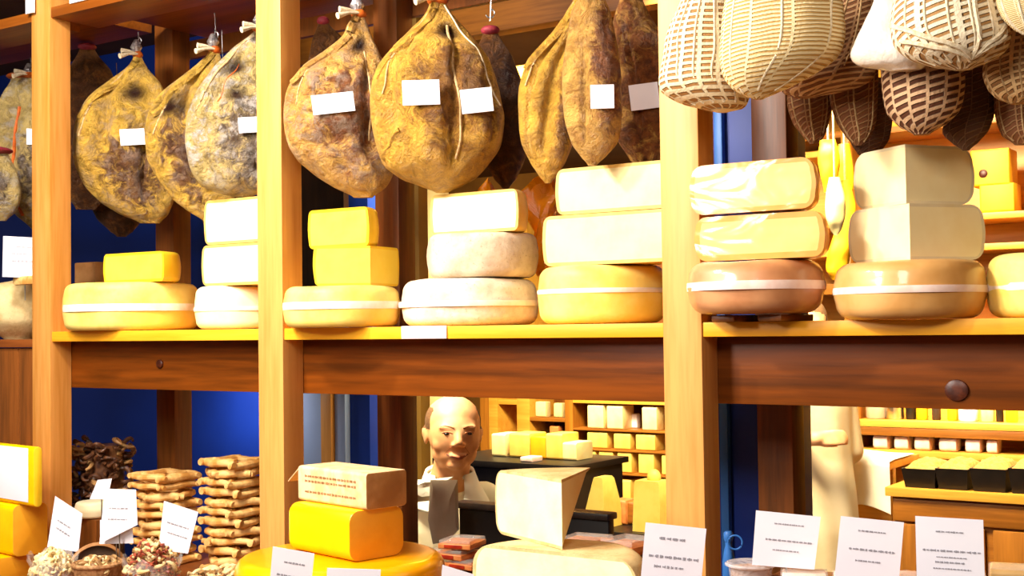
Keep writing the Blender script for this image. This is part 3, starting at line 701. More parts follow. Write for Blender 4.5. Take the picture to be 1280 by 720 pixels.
NETS = [
 dict(rows=[(-45, 872, 900), (-10, 855, 915), (10, 846, 922), (40, 833, 930), (70, 828, 934), (100, 823, 937), (114, 828, 938), (127, 850, 936), (136, 880, 930), (140, 895, 912)], Y=2.30, mat='net1', k=.8, cords=6, label='white netted cured meat with ladder like ribs hanging before the third post', cmat='whitecord'),
 dict(rows=[(-60, 935, 1020), (-25, 912, 1044), (0, 905, 1052), (20, 902, 1055), (50, 900, 1057), (75, 900, 1048), (95, 905, 1020), (110, 916, 990), (119, 930, 968), (124, 943, 955)], Y=2.22, mat='net2', k=.75, cords=3, label='largest cream netted cured meat, right of the ladder ribbed one', cmat='whitecord'),
 dict(rows=[(-40, 1048, 1085), (0, 1042, 1095), (50, 1020, 1096), (75, 1000, 1096), (95, 978, 1094), (107, 975, 1085), (115, 980, 1055), (121, 992, 1025)], Y=2.42, mat='net3', k=.8, cords=4, label='brown netted meat peeping behind and below the largest cream one', cmat='cord'),
 dict(rows=[(95, 985, 1036), (130, 984, 1040), (155, 992, 1036), (172, 1005, 1030), (180, 1012, 1022)], Y=2.52, mat='net4', k=.8, cords=3, label='leftmost of the two small brown netted ends hanging above the cheeses', cmat='cord'),
 dict(rows=[(90, 1036, 1098), (130, 1038, 1097), (155, 1047, 1095), (172, 1058, 1088), (182, 1068, 1078)], Y=2.53, mat='net4', k=.8, cords=3, label='right one of the two small brown netted ends above the cheeses', cmat='cord'),
 dict(rows=[(100, 1062, 1110), (140, 1058, 1116), (175, 1062, 1112), (192, 1072, 1100), (198, 1080, 1092)], Y=2.64, mat='net8', k=.7, cords=0, label='dark sausage end behind the two small brown netted ones', cmat='cord'),
 dict(rows=[(-30, 1096, 1112), (0, 1092, 1122), (30, 1078, 1142), (52, 1067, 1168), (68, 1063, 1172), (80, 1075, 1166), (88, 1112, 1152)], Y=2.25, mat='plastic', k=.5, cords=0, label='white plastic wrapped meat left of the herringbone netted one', cmat='whitecord'),
 dict(rows=[(-50, 1125, 1235), (-10, 1118, 1246), (13, 1114, 1255), (35, 1113, 1261), (55, 1119, 1264), (70, 1137, 1256), (80, 1163, 1236), (87, 1192, 1216)], Y=2.20, mat='net6', k=.75, cords=7, label='white herringbone netted meat in the upper right, wrapped in thick cords', cmat='whitecord'),
 dict(rows=[(40, 1110, 1195), (70, 1101, 1202), (92, 1101, 1206), (117, 1103, 1206), (141, 1109, 1200), (158, 1125, 1182), (168, 1142, 1163)], Y=2.34, mat='net7', k=.8, cords=0, label='round brown salami in a ladder net below the white herringbone one', cmat='cord'),
 dict(rows=[(60, 1192, 1240), (100, 1188, 1243), (140, 1184, 1244), (165, 1178, 1236), (180, 1192, 1222), (188, 1203, 1212)], Y=2.46, mat='net8', k=.8, cords=0, label='dark brown salami right of the ladder netted one', cmat='cord'),
 dict(rows=[(20, 1245, 1320), (50, 1233, 1322), (90, 1228, 1322), (110, 1235, 1320), (122, 1247, 1310), (129, 1262, 1290)], Y=2.34, mat='net9', k=.8, cords=5, label='tan netted meat at the right edge above a brown one', cmat='cord'),
 dict(rows=[(90, 1242, 1315), (140, 1243, 1312), (168, 1252, 1308), (180, 1268, 1300)], Y=2.46, mat='net4', k=.8, cords=3, label='brown netted end at the right edge below the tan one', cmat='cord'),
 dict(rows=[(-30, 1247, 1330), (0, 1245, 1332), (20, 1253, 1330), (36, 1268, 1315), (45, 1282, 1300)], Y=2.18, mat='net2', k=.8, cords=4, label='cream netted meat cut off by the top right corner', cmat='whitecord'),
]
rail = O('hanging_rail', MB().tube([(X3-.25, 2.30, 2.60), (X4+.3, 2.30, 2.60)], .012, 12), 'steel'); T(rail, 'steel hanging rail above the netted meats', 'rail')
for x in (X3+.045, X4+.045):
    O('rail_arm', MB().tube([(x, 2.30, 2.60), (x, Y0-.001, 2.60)], .009, 10), 'steel', rail)
for i, h in enumerate(NETS):
    b = Body(h['rows'], h['Y'], h['k'], .05, (), 30+i, nlev=44, seg=80, freq=7)
    b.part = 'netted_casing'; b.build('plastic_wrapped_meat' if h['mat'] == 'plastic' else 'netted_meat', h['mat'], True); T(b.root, h['label'], 'cured meat')
    for j in range(h['cords']):
        ph = PI*(.06+.88*(j+.5)/max(1, h['cords']))
        b.cord(ph, ph+.05*math.sin(i+j), .99, .05, .0028 if h['cmat'] == 'whitecord' else .0022, h['cmat'], 20, 'net_cord', -.0005)
    cx_, hw, z = b.lev[0]; top = (2.589 if h['Y'] < 2.40 else ZTOP-.001)-b.P.z
    d = Vector((0, 0, 0)); O('hanging_string', MB().tube([(cx_, 0, z-.004), (cx_, .0, z+(top-z)*.5), (cx_, 0, top)], .0025, 6), h['cmat'], b.root)
# thick crossing cords around the herringbone one
b = Body(NETS[7]['rows'], 2.20, .75, .05, (), 37, nlev=44, seg=80, freq=7); b.root = [o for o in bpy.data.objects if o.get('label') == NETS[7]['label']][0]
for (a0, a1, v0, v1) in ((2.9, 1.15, .45, .06), (1.15, .25, .06, .40), (1.15, 1.0, .06, .95), (2.6, 1.15, .25, .05), (1.15, .5, .06, .22)):
    b.cord(a0, a1, v0, v1, .0045, 'whitecord', 20, 'net_cord', .001)

# ------------------------------------------------------------------ cards
def dashes(root, x0, x1, z, h, y, mat='ink', seed=0):
    rnd = random.Random(seed); mb = MB(); x = x0
    while x < x1:
        wd = rnd.uniform(.5, 1.6)*h*1.6; wd = min(wd, x1-x)
        if wd < h*.3: break
        # a word of short strokes
        t = x
        while t < x+wd-1e-5:
            s = h*.42; hh = h*rnd.choice((.6, .75, 1)); mb.box((t, y-.0004, z-hh/2), (min(t+s*.62, x+wd), y, z+hh/2), 0); t += s
        x += wd+h*.55
    if mb.v: return O('printed_line', mb, mat, root, smooth=False)
def card(name, c4, Y, label, lines=(), cat='price card', stem=.12, mat='paper', a=None, z_to=None):
    # corners in the photo: tl, tr, br, bl
    cx_ = sum(p[0] for p in c4)/4; cy_ = sum(p[1] for p in c4)/4; P = at(cx_, cy_, Y); pl = Plane(P, a)
    q = [pl.loc(*p) for p in c4]; o = E(name, P, pl.a)
    V = [(x, y, z) for y in (-.0008, .0008) for (x, z) in q]
    mb = MB(); mb.add(V, [(3, 2, 1, 0), (4, 5, 6, 7), (0, 1, 5, 4), (1, 2, 6, 5), (2, 3, 7, 6), (3, 0, 4, 7)])
    O('card_sheet', mb, mat, o, smooth=False)
    zb = min(z for x, z in q); zl = (CT+.0-P.z) if z_to is None else (z_to-P.z)
    if stem: O('card_spike', MB().tube([(0, .004, 0), (0, .004, min(zb-.005, zl))], .0018, 6), 'steel', o)
    (tlx, tlz), (trx, trz), (brx, brz), (blx, blz) = q
    sh = math.atan2(trz-tlz, trx-tlx)
    for i, (u0, u1, v, hh) in enumerate(lines):
        H_ = tlz-blz; xa = tlx+(trx-tlx)*u0+(blx-tlx)*v; xb_ = tlx+(trx-tlx)*u1+(blx-tlx)*v; z = tlz+(trz-tlz)*u0-H_*v
        rt = O('printed_line', MB().box((0, 0, 0), (.0001, .0001, .0001), 0), 'ink', o) if False else None
        d = dashes(o, 0, xb_-xa, 0, hh*H_, 0, seed=int(P.x*1000)+i)
        if d: d.location = (xa, -.0010, z); d.rotation_euler = (0, -sh, 0)
    T(o, label, cat); return o
LN3 = ((.3, .75, .2, .028), (.18, .9, .5, .036), (.3, .7, .68, .028))
LN4 = ((.3, .7, .22, .028), (.1, .95, .52, .036), (.3, .75, .62, .022), (.28, .72, .70, .032), (.25, .8, .80, .024))
card('price_card', [(807, 653), (883, 661), (877, 722), (801, 722)], 2.14, 'white price card before the foot of the third post', ((.25, .7, .25, .05), (.1, .92, .58, .055), (.2, .72, .76, .05)))
card('price_card', [(945, 638), (1026, 646), (1018, 712), (940, 706)], 2.16, 'white price card leftmost of the three beyond the third post', LN3)
card('price_card', [(1051, 645), (1130, 653), (1124, 722), (1043, 722)], 2.10, 'white price card in the middle of the three right of the third post', LN3)
card('price_card', [(1144, 645), (1229, 650), (1231, 724), (1146, 724)], 2.05, 'white upright price card rightmost in the photo, before the brown panelling', LN4)
card('price_card', [(341, 683), (393, 692), (389, 730), (337, 730)], 1.87, 'white price card left of the stacked yellow cheeses below the second post', ((.3, .8, .35, .05), (.15, .9, .7, .05)))
card('price_card', [(409, 710), (476, 712), (474, 745), (407, 745)], 1.85, 'white price card mostly cut off by the bottom edge, before the yellow wheel', ())
card('price_card', [(553, 706), (592, 718), (590, 745), (550, 740)], 1.95, 'small tilted card corner between the yellow wheel and pale half wheel', ())
card('price_card', [(69, 620), (103, 642), (98, 690), (59, 684)], 2.22, 'creased white card beside the big yellow cheese at lower left', ((.2, .8, .4, .03), (.2, .8, .55, .03)))
card('price_card', [(131, 611), (170, 612), (172, 656), (124, 680)], 2.26, 'white card standing in the middle of the basket goods at lower left', ((.2, .8, .35, .03), (.2, .8, .55, .03)))
card('price_card', [(125, 650), (165, 650), (167, 679), (125, 680)], 2.265, 'lower white card directly below another among the baskets', ())
card('price_card', [(122, 600), (140, 598), (134, 624), (112, 624)], 2.40, 'pale lilac card leaning against the dark dried fruit', (), mat='paper')
card('price_card', [(205, 626), (248, 640), (235, 692), (198, 687)], 2.30, 'tilted white card before the shorter bread ring stack', ((.15, .85, .4, .03), (.2, .8, .6, .03)))
card('price_card', [(4, 295), (60, 298), (58, 348), (3, 346)], 2.46, 'white card with grey lines clipped above the round netted cheese', ((.3, .8, .25, .05), (.2, .85, .42, .05), (.2, .85, .6, .06)), z_to=ZT+.1)

# round netted cheese left of the first post
b = Body([(350, 18, 45), (356, -12, 58), (370, -30, 67), (385, -34, 68), (402, -30, 64), (414, -12, 54), (424, 5, 40)], 2.56, .95, .03, (), 50, nlev=30)
b.part = 'rind'; M['puff'] = cheese('pale_bumpy_rind', '#e6cf98', '#cfb074', .8, 20, .6, spot='#b8965c')
b.build('round_cheese', 'puff'); T(b.root, 'round pale bumpy cheese at the left edge, left of the first post', 'cheese')
zz = b.lev[-1][2]+b.P.z
T(bx('card_clip', (at(17, 350, 2.45).x, 2.445, at(30, 356, 2.45).z), (at(42, 350, 2.45).x, 2.475, at(30, 345, 2.45).z), 'bread', None, .008), 'small pale clip holding the card above the round cheese', 'clip')

# ------------------------------------------------------------------ lower counter: centre
def block(name, fl, fr, sr, top, bot, Y, mats, label, skew=(0, 0), e=.02, z0=None, len_=.2):
    return None
# big yellow wheel on the counter
zW = at(430, 703, 2.38).z
P = at(425, 700, 2.42)
o = E('round_cheese', (P.x-.01, 2.44, CT)); R_ = .262
hW = zW-CT
O('rind', wheel_mb(R_, hW, .03, bulge=.004, wob=.004, seed=11), 'ch_orwax', o); T(o, 'large orange yellow wheel on the counter under the yellow block', 'cheese')
# keep clear of the post: shift handled by its place in front of it
o.location = (at(428, 700, 2.10).x, 2.125, CT)
R2 = (550-300)/2*depth(o.location)/F
O('x', MB().box((0, 0, 0), (.1, .1, .1)), 'paper') if False else None
# rounded yellow block: a wedge-like brick with a cut end on the right
def brick(name, c4, sidepx, Y, mats, label, z0, e=.018, depthm=.12, seed=0, ang_long=None):
    """front face corners (tl,tr,br,bl) px; its right end recedes to sidepx."""
    pass
def rbox(w_, d, h, e, mi_end=None, seed=0, wob=.003, tap=0):
    """rounded brick; x length w_, y depth d, z height h; the +x end face gets material 1"""
    bm = bmesh.new(); bmesh.ops.create_cube(bm, size=1)
    for v in bm.verts: v.co = Vector((v.co.x*w_, v.co.y*d, (v.co.z+.5)*h))
    bm.edges.ensure_lookup_table()
    le = [ed for ed in bm.edges if abs((ed.verts[0].co-ed.verts[1].co).normalized().x) > .9]
    bmesh.ops.bevel(bm, geom=le, offset=e, segments=6, profile=.5, affect='EDGES')
    oe = [ed for ed in bm.edges if all(v.co.x < -w_/2+1e-4 for v in ed.verts)]
    bmesh.ops.bevel(bm, geom=oe, offset=e*.6, segments=4, profile=.5, affect='EDGES')
    oe = [ed for ed in bm.edges if all(v.co.x > w_/2-1e-4 for v in ed.verts)]
    bmesh.ops.bevel(bm, geom=oe, offset=.003, segments=2, profile=.5, affect='EDGES')
    bm.normal_update()
    for f in bm.faces: f.material_index = 1 if f.normal.x > .9 and f.calc_center_median().x > w_/2-.002 else 0
    me = bpy.data.meshes.new('brick'); bm.to_mesh(me); bm.free(); return me
# yellow block: corner edge at px 434, left face to 357, right cut face to 507
def corner_brick(name, pl, pe, pr, top, bot, ye, aL, mats, label, z0=None, e=.02, split_right=True):
    """brick whose near upright edge stands at px pe; long side runs left-back along aL, cut end runs right-back"""
    A = at(pe, bot, ye); z = A.z if z0 is None else z0; h = at(pe, top, ye).z-z
    dL = Vector((math.cos(aL), math.sin(aL), 0)); dR = Vector((dL.y, -dL.x, 0))
    if dR.y < 0: dR = -dR
    def ln(d, target):
        lo, hi = .01, .6
        f = lambda t: proj(A+d*t)[0]-target; 
        for _ in range(40):
            m = (lo+hi)/2
            if (f(m) < 0) == (d is dR): lo = m
            else: hi = m
        return lo
    w_, d_ = ln(dL, pl), ln(dR, pr)
    cen = A+dL*w_/2+dR*d_/2; o = E(name, (cen.x, cen.y, z), math.atan2(-dL.y, -dL.x))
    O('cheese_body', rbox(w_, d_, h, e), mats, o); T(o, label, 'cheese'); return o, z+h, (w_, d_)
o, zt, dm = corner_brick('cheese_block', 358, 437, 505, 640, 704, 2.06, math.radians(168), ['ch_brightyel', 'ch_orpaste'], 'big bright yellow cheese block with an orange cut end, on the yellow wheel', z0=None, e=.026)
yb = o
zW = yb.location.z
# rebuild the wheel height to meet the block
for q in [q for q in bpy.data.objects if q.get('label') == 'large orange yellow wheel on the counter under the yellow block']:
    ch = kids(q)[0]; P = at(425, 700, 2.14); q.location = (P.x, 2.14, CT); Rw = 130*depth(P)/F
    me = wheel_mb(Rw, zW-CT-.001, .03, bulge=.004, wob=.003, seed=11); me.materials.append(M['ch_orwax']); me.polygons.foreach_set('use_smooth', [True]*len(me.polygons)); ch.data = me
# paper wrapped block
o, zt2, dm = corner_brick('wrapped_block', 372, 458, 509, 592, 634, 2.09, math.radians(168), ['kraftlight', 'kraft'], 'brown paper wrapped block with printed text on top of the yellow block', z0=zt+.001, e=.008)
kids(o)[0].name = 'paper_wrapper'; o['category'] = 'parcel'
hh = zt2-zt
for i, v in enumerate((.72, .58, .28)):
    d = dashes(o, -dm[0]*.38, dm[0]*.36, hh*v, .006, -dm[1]/2-.0006, 'wicker', seed=60+i)
mb = MB(); mb.box((-dm[0]/2-.040, -dm[1]/2+.001, hh-.012), (-dm[0]/2+.006, -dm[1]/2+.045, hh-.009), .0012, 0, Matrix.Rotation(0, 4, 'Y')); fl = O('paper_flap', mb, 'kraftlight', o); fl.rotation_euler = (0, -.0, 0)
me = fl.data
for v in me.vertices: v.co.z += (v.co.x+dm[0]/2)*.75

# left yellow cheeses in front of the first post
o, zt, dm = corner_brick('cheese_block', -60, 16, 60, 632, 697, 2.24, math.radians(172), ['ch_brightyel', 'ch_orpaste'], 'plain yellow cheese block at lower left between two others', e=.02)
zlow = o.location.z
o2, zt2, dm2 = corner_brick('cheese_block', -70, 42, 53, 559, 630, 2.24, math.radians(172), ['ch_brightyel', 'ch_yellow'], 'yellow packed cheese with a white label, top of the lower left pile', z0=zt+.001, e=.012)
lb = O('wrapper_label', MB().box((-dm2[0]/2+.02, -dm2[1]/2-.0016, .012), (dm2[0]/2-.03, -dm2[1]/2-.0004, (zt2-zt)-.006), .0005), 'paper', o2); lb['label'] = 'large white paper label on the pack'
P = at(-30, 720, 2.3)
o3 = T(O('cheese_block', rbox(.30, .22, zlow-CT-.001, .02), ['ch_brightyel', 'ch_orpaste'], None, (at(-10, 710, 2.27).x-.03, 2.285, CT), 0), 'lowest yellow cheese block at the bottom left corner', 'cheese')

# pale half wheel at bottom centre and the wedge standing on it
def parm_half():
    pl_, pr_ = 592, 812; yf = 2.10; A = at(pl_, 715, yf); W = (pr_-pl_)*depth(at(700, 700, yf))/F; al = face_angle(at(700, 700, yf)); R = W/(1+math.cos(al))*1.02
    z = CT; zt_ = at(700, 690, yf).z; o = E('cheese_half_wheel', (A.x+R, yf, z), 0)
    O('cheese_body', wheel_mb(R, zt_-z, .045, 0, 180, wob=.004, ins=.007, seed=21), ['parmr', 'parm'], o)
    T(o, 'large pale half wheel with speckled rind at bottom centre', 'cheese'); return zt_
zP = parm_half()
A = at(703, 684, 2.20)
def parm_wedge():
    ye = 2.12; A = at(703, 686, ye); z = zP+.001; h = at(703, 600, ye).z-z
    R = .25
    def arm(target, rng): return min(rng, key=lambda a: abs(proj((A.x+R*math.cos(math.radians(a)), A.y+R*math.sin(math.radians(a)), z+h))[0]-target))
    aL = arm(620, range(100, 215)); aR = arm(742, range(20, 118))
    o = E('cheese_wedge', (A.x, ye, z)); me = wheel_mb(R, h, .03, aR, aL, wob=.003, ins=.006, seed=22)
    for v in me.vertices:            # the right cut slants: the foot is narrower than the top
        a = math.degrees(math.atan2(v.co.y, v.co.x)); w_ = min(1, max(0, (aL-a)/(aL-aR))); t = 1-v.co.z/h
        q = Matrix.Rotation(math.radians(w_*t*(aL-aR)*.72), 3, 'Z') @ v.co; v.co = q
    O('cheese_body', me, ['parmr', 'parm'], o)
    T(o, 'tall ivory cheese wedge standing on the large pale half wheel', 'cheese')
parm_wedge()

# ------------------------------------------------------------------ lower left: bread rings, dried fruit, baskets
def ring_mesh(R, r, n, seed):
    rnd = random.Random(seed); mb = MB()
    for i in range(n):
        a = 2*PI*i/n+rnd.uniform(-.12, .12); s = 2*PI/n*.60; pts = []
        z = rnd.uniform(-.3, .3)*r
        for k in range(7):
            t = (k/6-.5)*2*s; rad = R*(.86+.14*math.cos(t*1.4))
            # nearly straight roll laid across the ring
            p = Vector((R*math.cos(a), R*math.sin(a), 0))+Vector((-math.sin(a), math.cos(a), 0))*R*math.tan(s*.92)*(k/6-.5)*2
            pts.append((p.x, p.y, r+z+.18*r*math.sin(k*1.3+i)))
        rr = r*rnd.uniform(.75, 1.05)
        mb.tube(pts, lambda t: rr*(.55+.45*math.sin(PI*min(max(t, .06), .94))**.5), 9)
        mb.tube([(q[0]*.62, q[1]*.62, q[2]+.002) for q in pts], rr*.8, 7)
    return mb
def bread_stack(pl, pr, top, cy, tall, label, seed):
    pc = (pl+pr)/2; P = at(pc, top, cy); R = (pr-pl)/2*depth(P)/F; pitch = .0285; z = CT+.001; i = 0; ms = []
    H = P.z; protos = [O('bread_ring', ring_mesh(R*.66, .0128, (4, 5, 4)[k], seed+k), 'bread') for k in range(3)]
    used = [False]*3
    while z+pitch < H+.004:
        k = i % 3
        o = protos[k] if not used[k] else protos[k].copy()
        if used[k]: C.objects.link(o)
        used[k] = True; o.location = (P.x+random.uniform(-.004, .004), cy+random.uniform(-.004, .004), z); o.rotation_euler = (0, 0, random.choice((0, .1, -.12, .5))+face_angle(P)+PI/4)
        T(o, label, 'bread', label.replace('pale knobbly bread ring in ', 'bread rings in ')); z += pitch; i += 1
bread_stack(164, 248, 580, 2.70, 10, 'pale knobbly bread ring in the stack left of its taller neighbour', 100)
bread_stack(252, 338, 571, 2.70, 12, 'pale knobbly bread ring in the taller stack beside the second post', 120)

def bit_mesh(kind, seed):
    rnd = random.Random(seed); mb = MB()
    if kind == 'curl':
        pts = [(.016*math.cos(a*.55), .016*math.sin(a*.55), .003*math.sin(a)) for a in range(8)]
        mb.tube(pts, lambda t: .0065*(.4+.6*math.sin(PI*min(max(t, .08), .92))), 8)
    elif kind == 'chilli':
        pts = [(-.014+.004*i, .003*math.sin(i*.8), .002*math.cos(i)) for i in range(8)]
        mb.tube(pts, lambda t: .0048*(1-t)+.0012, 7)
    else:
        pts = []
        R = []
        for i in range(1, 7):
            th = PI*i/7; row = []
            for j in range(12):
                a = 2*PI*j/12; p = Vector((math.sin(th)*math.cos(a)*.013, math.sin(th)*math.sin(a)*.010, -math.cos(th)*.0045+.004*math.sin(a*2+seed)))
                row.append(p*(1+.25*noise.noise(p*160+Vector((seed, 0, 0)))))
            R.append(row)
        mb.rings(R)
    return mb
def heap(kinds, n, region, label, cat, grp, mound=1.0, seed=0, name='dried_fruit', psc=1.0):
    """region: centre (x,y), radius, z base, height"""
    rnd = random.Random(seed); protos = []
    for k, (kind, mat) in enumerate(kinds): protos.append([bit_mesh(kind, seed+k), mat, None, kind])
    (cx_, cy_), R, z0, H = region
    nmm = {'curl': 'dried_mushroom', 'chilli': 'dried_chilli', 'slice': 'dried_slice'}
    for i in range(n):
        p = protos[rnd.randrange(len(protos))]
        if p[2] is None: o = O(nmm[p[3]] if name is None else name, p[0], p[1]); p[2] = o
        else: o = p[2].copy(); C.objects.link(o)
        t = (i+.5)/n; 
        if mound == 'tower':
            a = rnd.uniform(0, 2*PI); rr = R*(.75+.25*rnd.random()); z = z0+H*t
        else:
            a = i*2.39996; rr = R*math.sqrt(t); z = z0+H*(1-t)**.8*(1-.15*rnd.random())
        o.location = (cx_+rr*math.cos(a), cy_+rr*math.sin(a), z); o.rotation_euler = (rnd.uniform(-.8, .8), rnd.uniform(-.8, .8), rnd.uniform(0, 6.28))
        s = rnd.uniform(.8, 1.35)*psc; o.scale = (s, s, s)
        T(o, label, cat, grp)
# tall dark garland of dried fruit behind post 1
P = at(128, 552, 2.66); zt_ = P.z
core = O('drying_rod', MB().tube([(P.x, 2.66, CT), (P.x, 2.66, zt_-.01)], .068, 16), 'darkfruit'); T(core, 'dark rod inside the tall bundle of dried fruit', 'rod')
heap([('curl', 'darkfruit'), ('slice', 'darkfruit'), ('curl', 'lightfruit')], 200, ((P.x, 2.66), .092, CT+.10, zt_-CT-.10), 'dark curled dried fruit in the tall bundle right of the first post', 'dried fruit', 'dark dried fruit in the tall bundle', 'tower', 5)
# yellow wheel among the baskets
P = at(116, 640, 2.55); o = E('round_cheese', (P.x, 2.55, CT)); zt_ = at(116, 626, 2.55).z
O('rind', wheel_mb(.054, .05, .012), 'ch_white', o); o.location.z = zt_-.05; T(o, 'small pale cheese between the creased card and the middle card', 'cheese')
T(bx('wooden_crate', (P.x-.05, 2.515, CT), (P.x+.06, 2.585, zt_-.051), 'rear_post', None, .005), 'dark crate under the small pale cheese among the baskets', 'crate')
# baskets: round basket with pale slices, bag with chilli, clear bag of green slices
def basket(px, py, Y, R, H, label):
    P = at(px, py, Y); z0 = P.z-H; o = E('round_basket', (P.x, Y, CT)); hh = P.z-CT
    mb = MB(); prof = [(R*.72, 0), (R*.86, hh*.4), (R, hh), (R*1.03, hh+.004), (R*.96, hh+.004), (R*.82, hh*.4), (R*.68, .006)]
    mb.rings([[Vector((x*math.cos(2*PI*j/40)*(1+.012*math.sin(j*PI+z*400)), x*math.sin(2*PI*j/40)*(1+.012*math.sin(j*PI+z*400)), z)) for j in range(40)] for x, z in prof])
    O('basket_wall', mb, 'wicker', o)
    O('basket_rim', MB().tube([(R*math.cos(2*PI*j/40), R*math.sin(2*PI*j/40), hh+.003) for j in range(41)], .006, 8), 'wicker', o)
    T(o, label, 'basket'); return P
def bag(px, py, Y, R, label):
    P = at(px, py, Y); hh = P.z-CT; o = E('clear_bag', (P.x, Y, CT)); mb = MB(); Rg = []
    for (q, z) in ((.7, 0), (1, hh*.3), (1.02, hh*.7), (.95, hh), (1.12, hh+.03)):
        Rg.append([Vector((R*q*math.cos(2*PI*j/36)*(1+.08*noise.noise(Vector((j*.6, z*30, R*90)))), R*q*math.sin(2*PI*j/36)*(1+.08*noise.noise(Vector((j*.7, z*30, 5)))), z+(.012*math.sin(j*1.3) if q > 1.1 else 0))) for j in range(36)])
    mb.rings(Rg, cap=False); O('bag_film', mb, 'bag', o, ang=180); T(o, label, 'bag'); return P
P = basket(122, 706, 2.18, .062, .1, 'round wicker basket of pale dried slices at the bottom left')
O('x', MB(), 'paper') if False else None
heap([('slice', 'nut'), ('slice', 'nut'), ('curl', 'lightfruit')], 90, ((P.x, 2.18), .054, P.z-.010, .028), 'pale dried slice heaped in the round wicker basket', 'dried fruit', 'pale slices in the basket', 1, 6, 'dried_slice', .85)
fill = lambda P, Y, R, m, lab: T(O('fill_cushion', MB().ell((0, 0, 0), (R, R, .05), 24, 10), m, None, (P.x, Y, P.z-.055)), lab, 'filling')
def arch(px, py, Y, R):   # folded back paper lip behind basket
    P = at(px, py, Y); mb = MB(); Rg = []
    for q, dz, dy in ((1.0, 0, 0), (1.06, .004, .004), (1.0, .006, .012), (.9, .004, .014)):
        Rg.append([Vector((R*q*math.cos(PI*j/24), dy, R*q*math.sin(PI*j/24)+dz)) for j in range(25)])
    mb.rings(Rg, close=False, cap=False); b_ = [Vector((R*math.cos(PI*j/24), .016, R*math.sin(PI*j/24))) for j in range(25)]
    mb.add(b_+[Vector((0, .016, 0))], [(j, j+1, 25) for j in range(24)], 1)
    o = O('paper_lip', mb, ['kraft', 'bagfoil'], None, P, face_angle(P)); return o
o = arch(122, 716, 2.262, .074); T(o, 'arched brown paper lip rising behind the wicker basket', 'paper')
P = bag(190, 712, 2.22, .068, 'clear bag of red and tan dried chillies at bottom left')
heap([('chilli', 'redfruit'), ('chilli', 'redfruit'), ('curl', 'nut'), ('chilli', 'lightfruit')], 240, ((P.x, 2.22), .066, P.z-.03, .105), 'red or tan dried piece heaped in the clear bag beside the basket', 'dried fruit', 'mixed dried pieces in the clear bag', 1, 7, 'dried_chilli', .8)
P = bag(66, 708, 2.12, .058, 'clear bag of pale green dried slices beside the yellow cheese')
heap([('slice', 'greennut'), ('slice', 'nut')], 110, ((P.x, 2.12), .054, P.z-.02, .065), 'pale green dried slice in the clear bag next to the yellow cheese', 'dried fruit', 'pale green slices in the bag', 1, 8, 'dried_slice', .85)
P = at(255, 716, 2.30); 
heap([('curl', 'nut'), ('slice', 'lightfruit'), ('curl', 'lightfruit')], 60, ((at(275, 718, 2.34).x, 2.34), .085, at(275, 724, 2.34).z, .02), 'tan dried slice scattered before the bread ring stacks', 'dried fruit', 'tan slices before the bread stacks', 1, 9, 'dried_slice')
# low crates that carry the goods
def riser(pl, pr, Y0_, Y1_, z1, label):
    a, b_ = at(pl, 700, Y0_).x, at(pr, 700, Y0_).x; T(bx('display_crate', (a, Y0_, CT+.0005), (b_, Y1_, z1), 'counter', None, .004), label, 'crate')
riser(232, 318, 2.27, 2.41, at(275, 727, 2.34).z-.004, 'low dark crate carrying the tan dried slices')

# ------------------------------------------------------------------ lower right: wrapped packs under the cards
zr = at(1080, 712, 2.12).z
T(bx('display_crate', (at(905, 715, 2.02).x, 1.98, CT+.0005), (at(1330, 715, 1.98).x, 2.30, zr-.045), 'counter', None, .004), 'long dark crate carrying the wrapped packs at lower right', 'crate')
packs = [(908, 968, 703, 'glass', 'round clear lidded tub left of the first right hand card'), (975, 1035, 714, 'film', None), (1040, 1100, 716, 'film', None), (1105, 1165, 716, 'film', None), (1172, 1232, 716, 'film', None), (1236, 1300, 706, 'bread', None)]
nm = ['', 'clear wrapped cheese pack under the leftmost right hand card', 'clear wrapped cheese pack under the middle right hand card', 'clear wrapped cheese pack between the middle and last cards', 'clear wrapped cheese pack under the rightmost card', 'tan topped pack in the bottom right corner']
for i, (l, r_, t, m, lab) in enumerate(packs):
    Y = 2.17; P = at((l+r_)/2, t, Y); w2 = (r_-l)/2*depth(P)/F; z0 = zr-.044
    if i == 0:
        o = E('lidded_tub', (P.x, Y, z0)); h = P.z-z0
        mb = MB(); mb.rings([[Vector((w2*q*math.cos(2*PI*j/36), w2*q*math.sin(2*PI*j/36), z)) for j in range(36)] for q, z in ((.85, 0), (.92, h*.8), (1, h*.82), (1, h), (.9, h*1.05), (.2, h*1.06))])
        O('tub_wall', mb, 'glass', o); O('tub_filling', MB().rings([[Vector((w2*.8*math.cos(2*PI*j/30), w2*.8*math.sin(2*PI*j/30), z)) for j in range(30)] for z in (.003, h*.7)]), 'kraft', o)
        O('tub_rim', MB().tube([(w2*math.cos(2*PI*j/36), w2*math.sin(2*PI*j/36), h*.9) for j in range(37)], .003, 6), 'glass', o)
        T(o, lab, 'tub')
    else:
        o = E('cheese_pack', (P.x, Y, z0)); h = P.z-z0
        o.rotation_euler.z = face_angle(P)
        O('packed_cheese', rbox(w2*1.8, .09, h-.004, min(.006, h*.3)), ['parmside' if m == 'bread' else 'bandpink', 'parm'], o)
        R = []
        for a_ in range(7):
            th = a_/6*PI; R.append([Vector((-w2+.002+2*(w2-.002)*j/14, -.049*math.cos(th), max(.0005, (h+.001)*math.sin(th)**.35+.003*noise.noise(Vector((j, a_*2.1, i)))))) for j in range(15)])
        mb = MB().rings(R, close=False, cap=False); O('film_wrap', mb, 'film', o)
        T(o, nm[i], 'cheese pack')
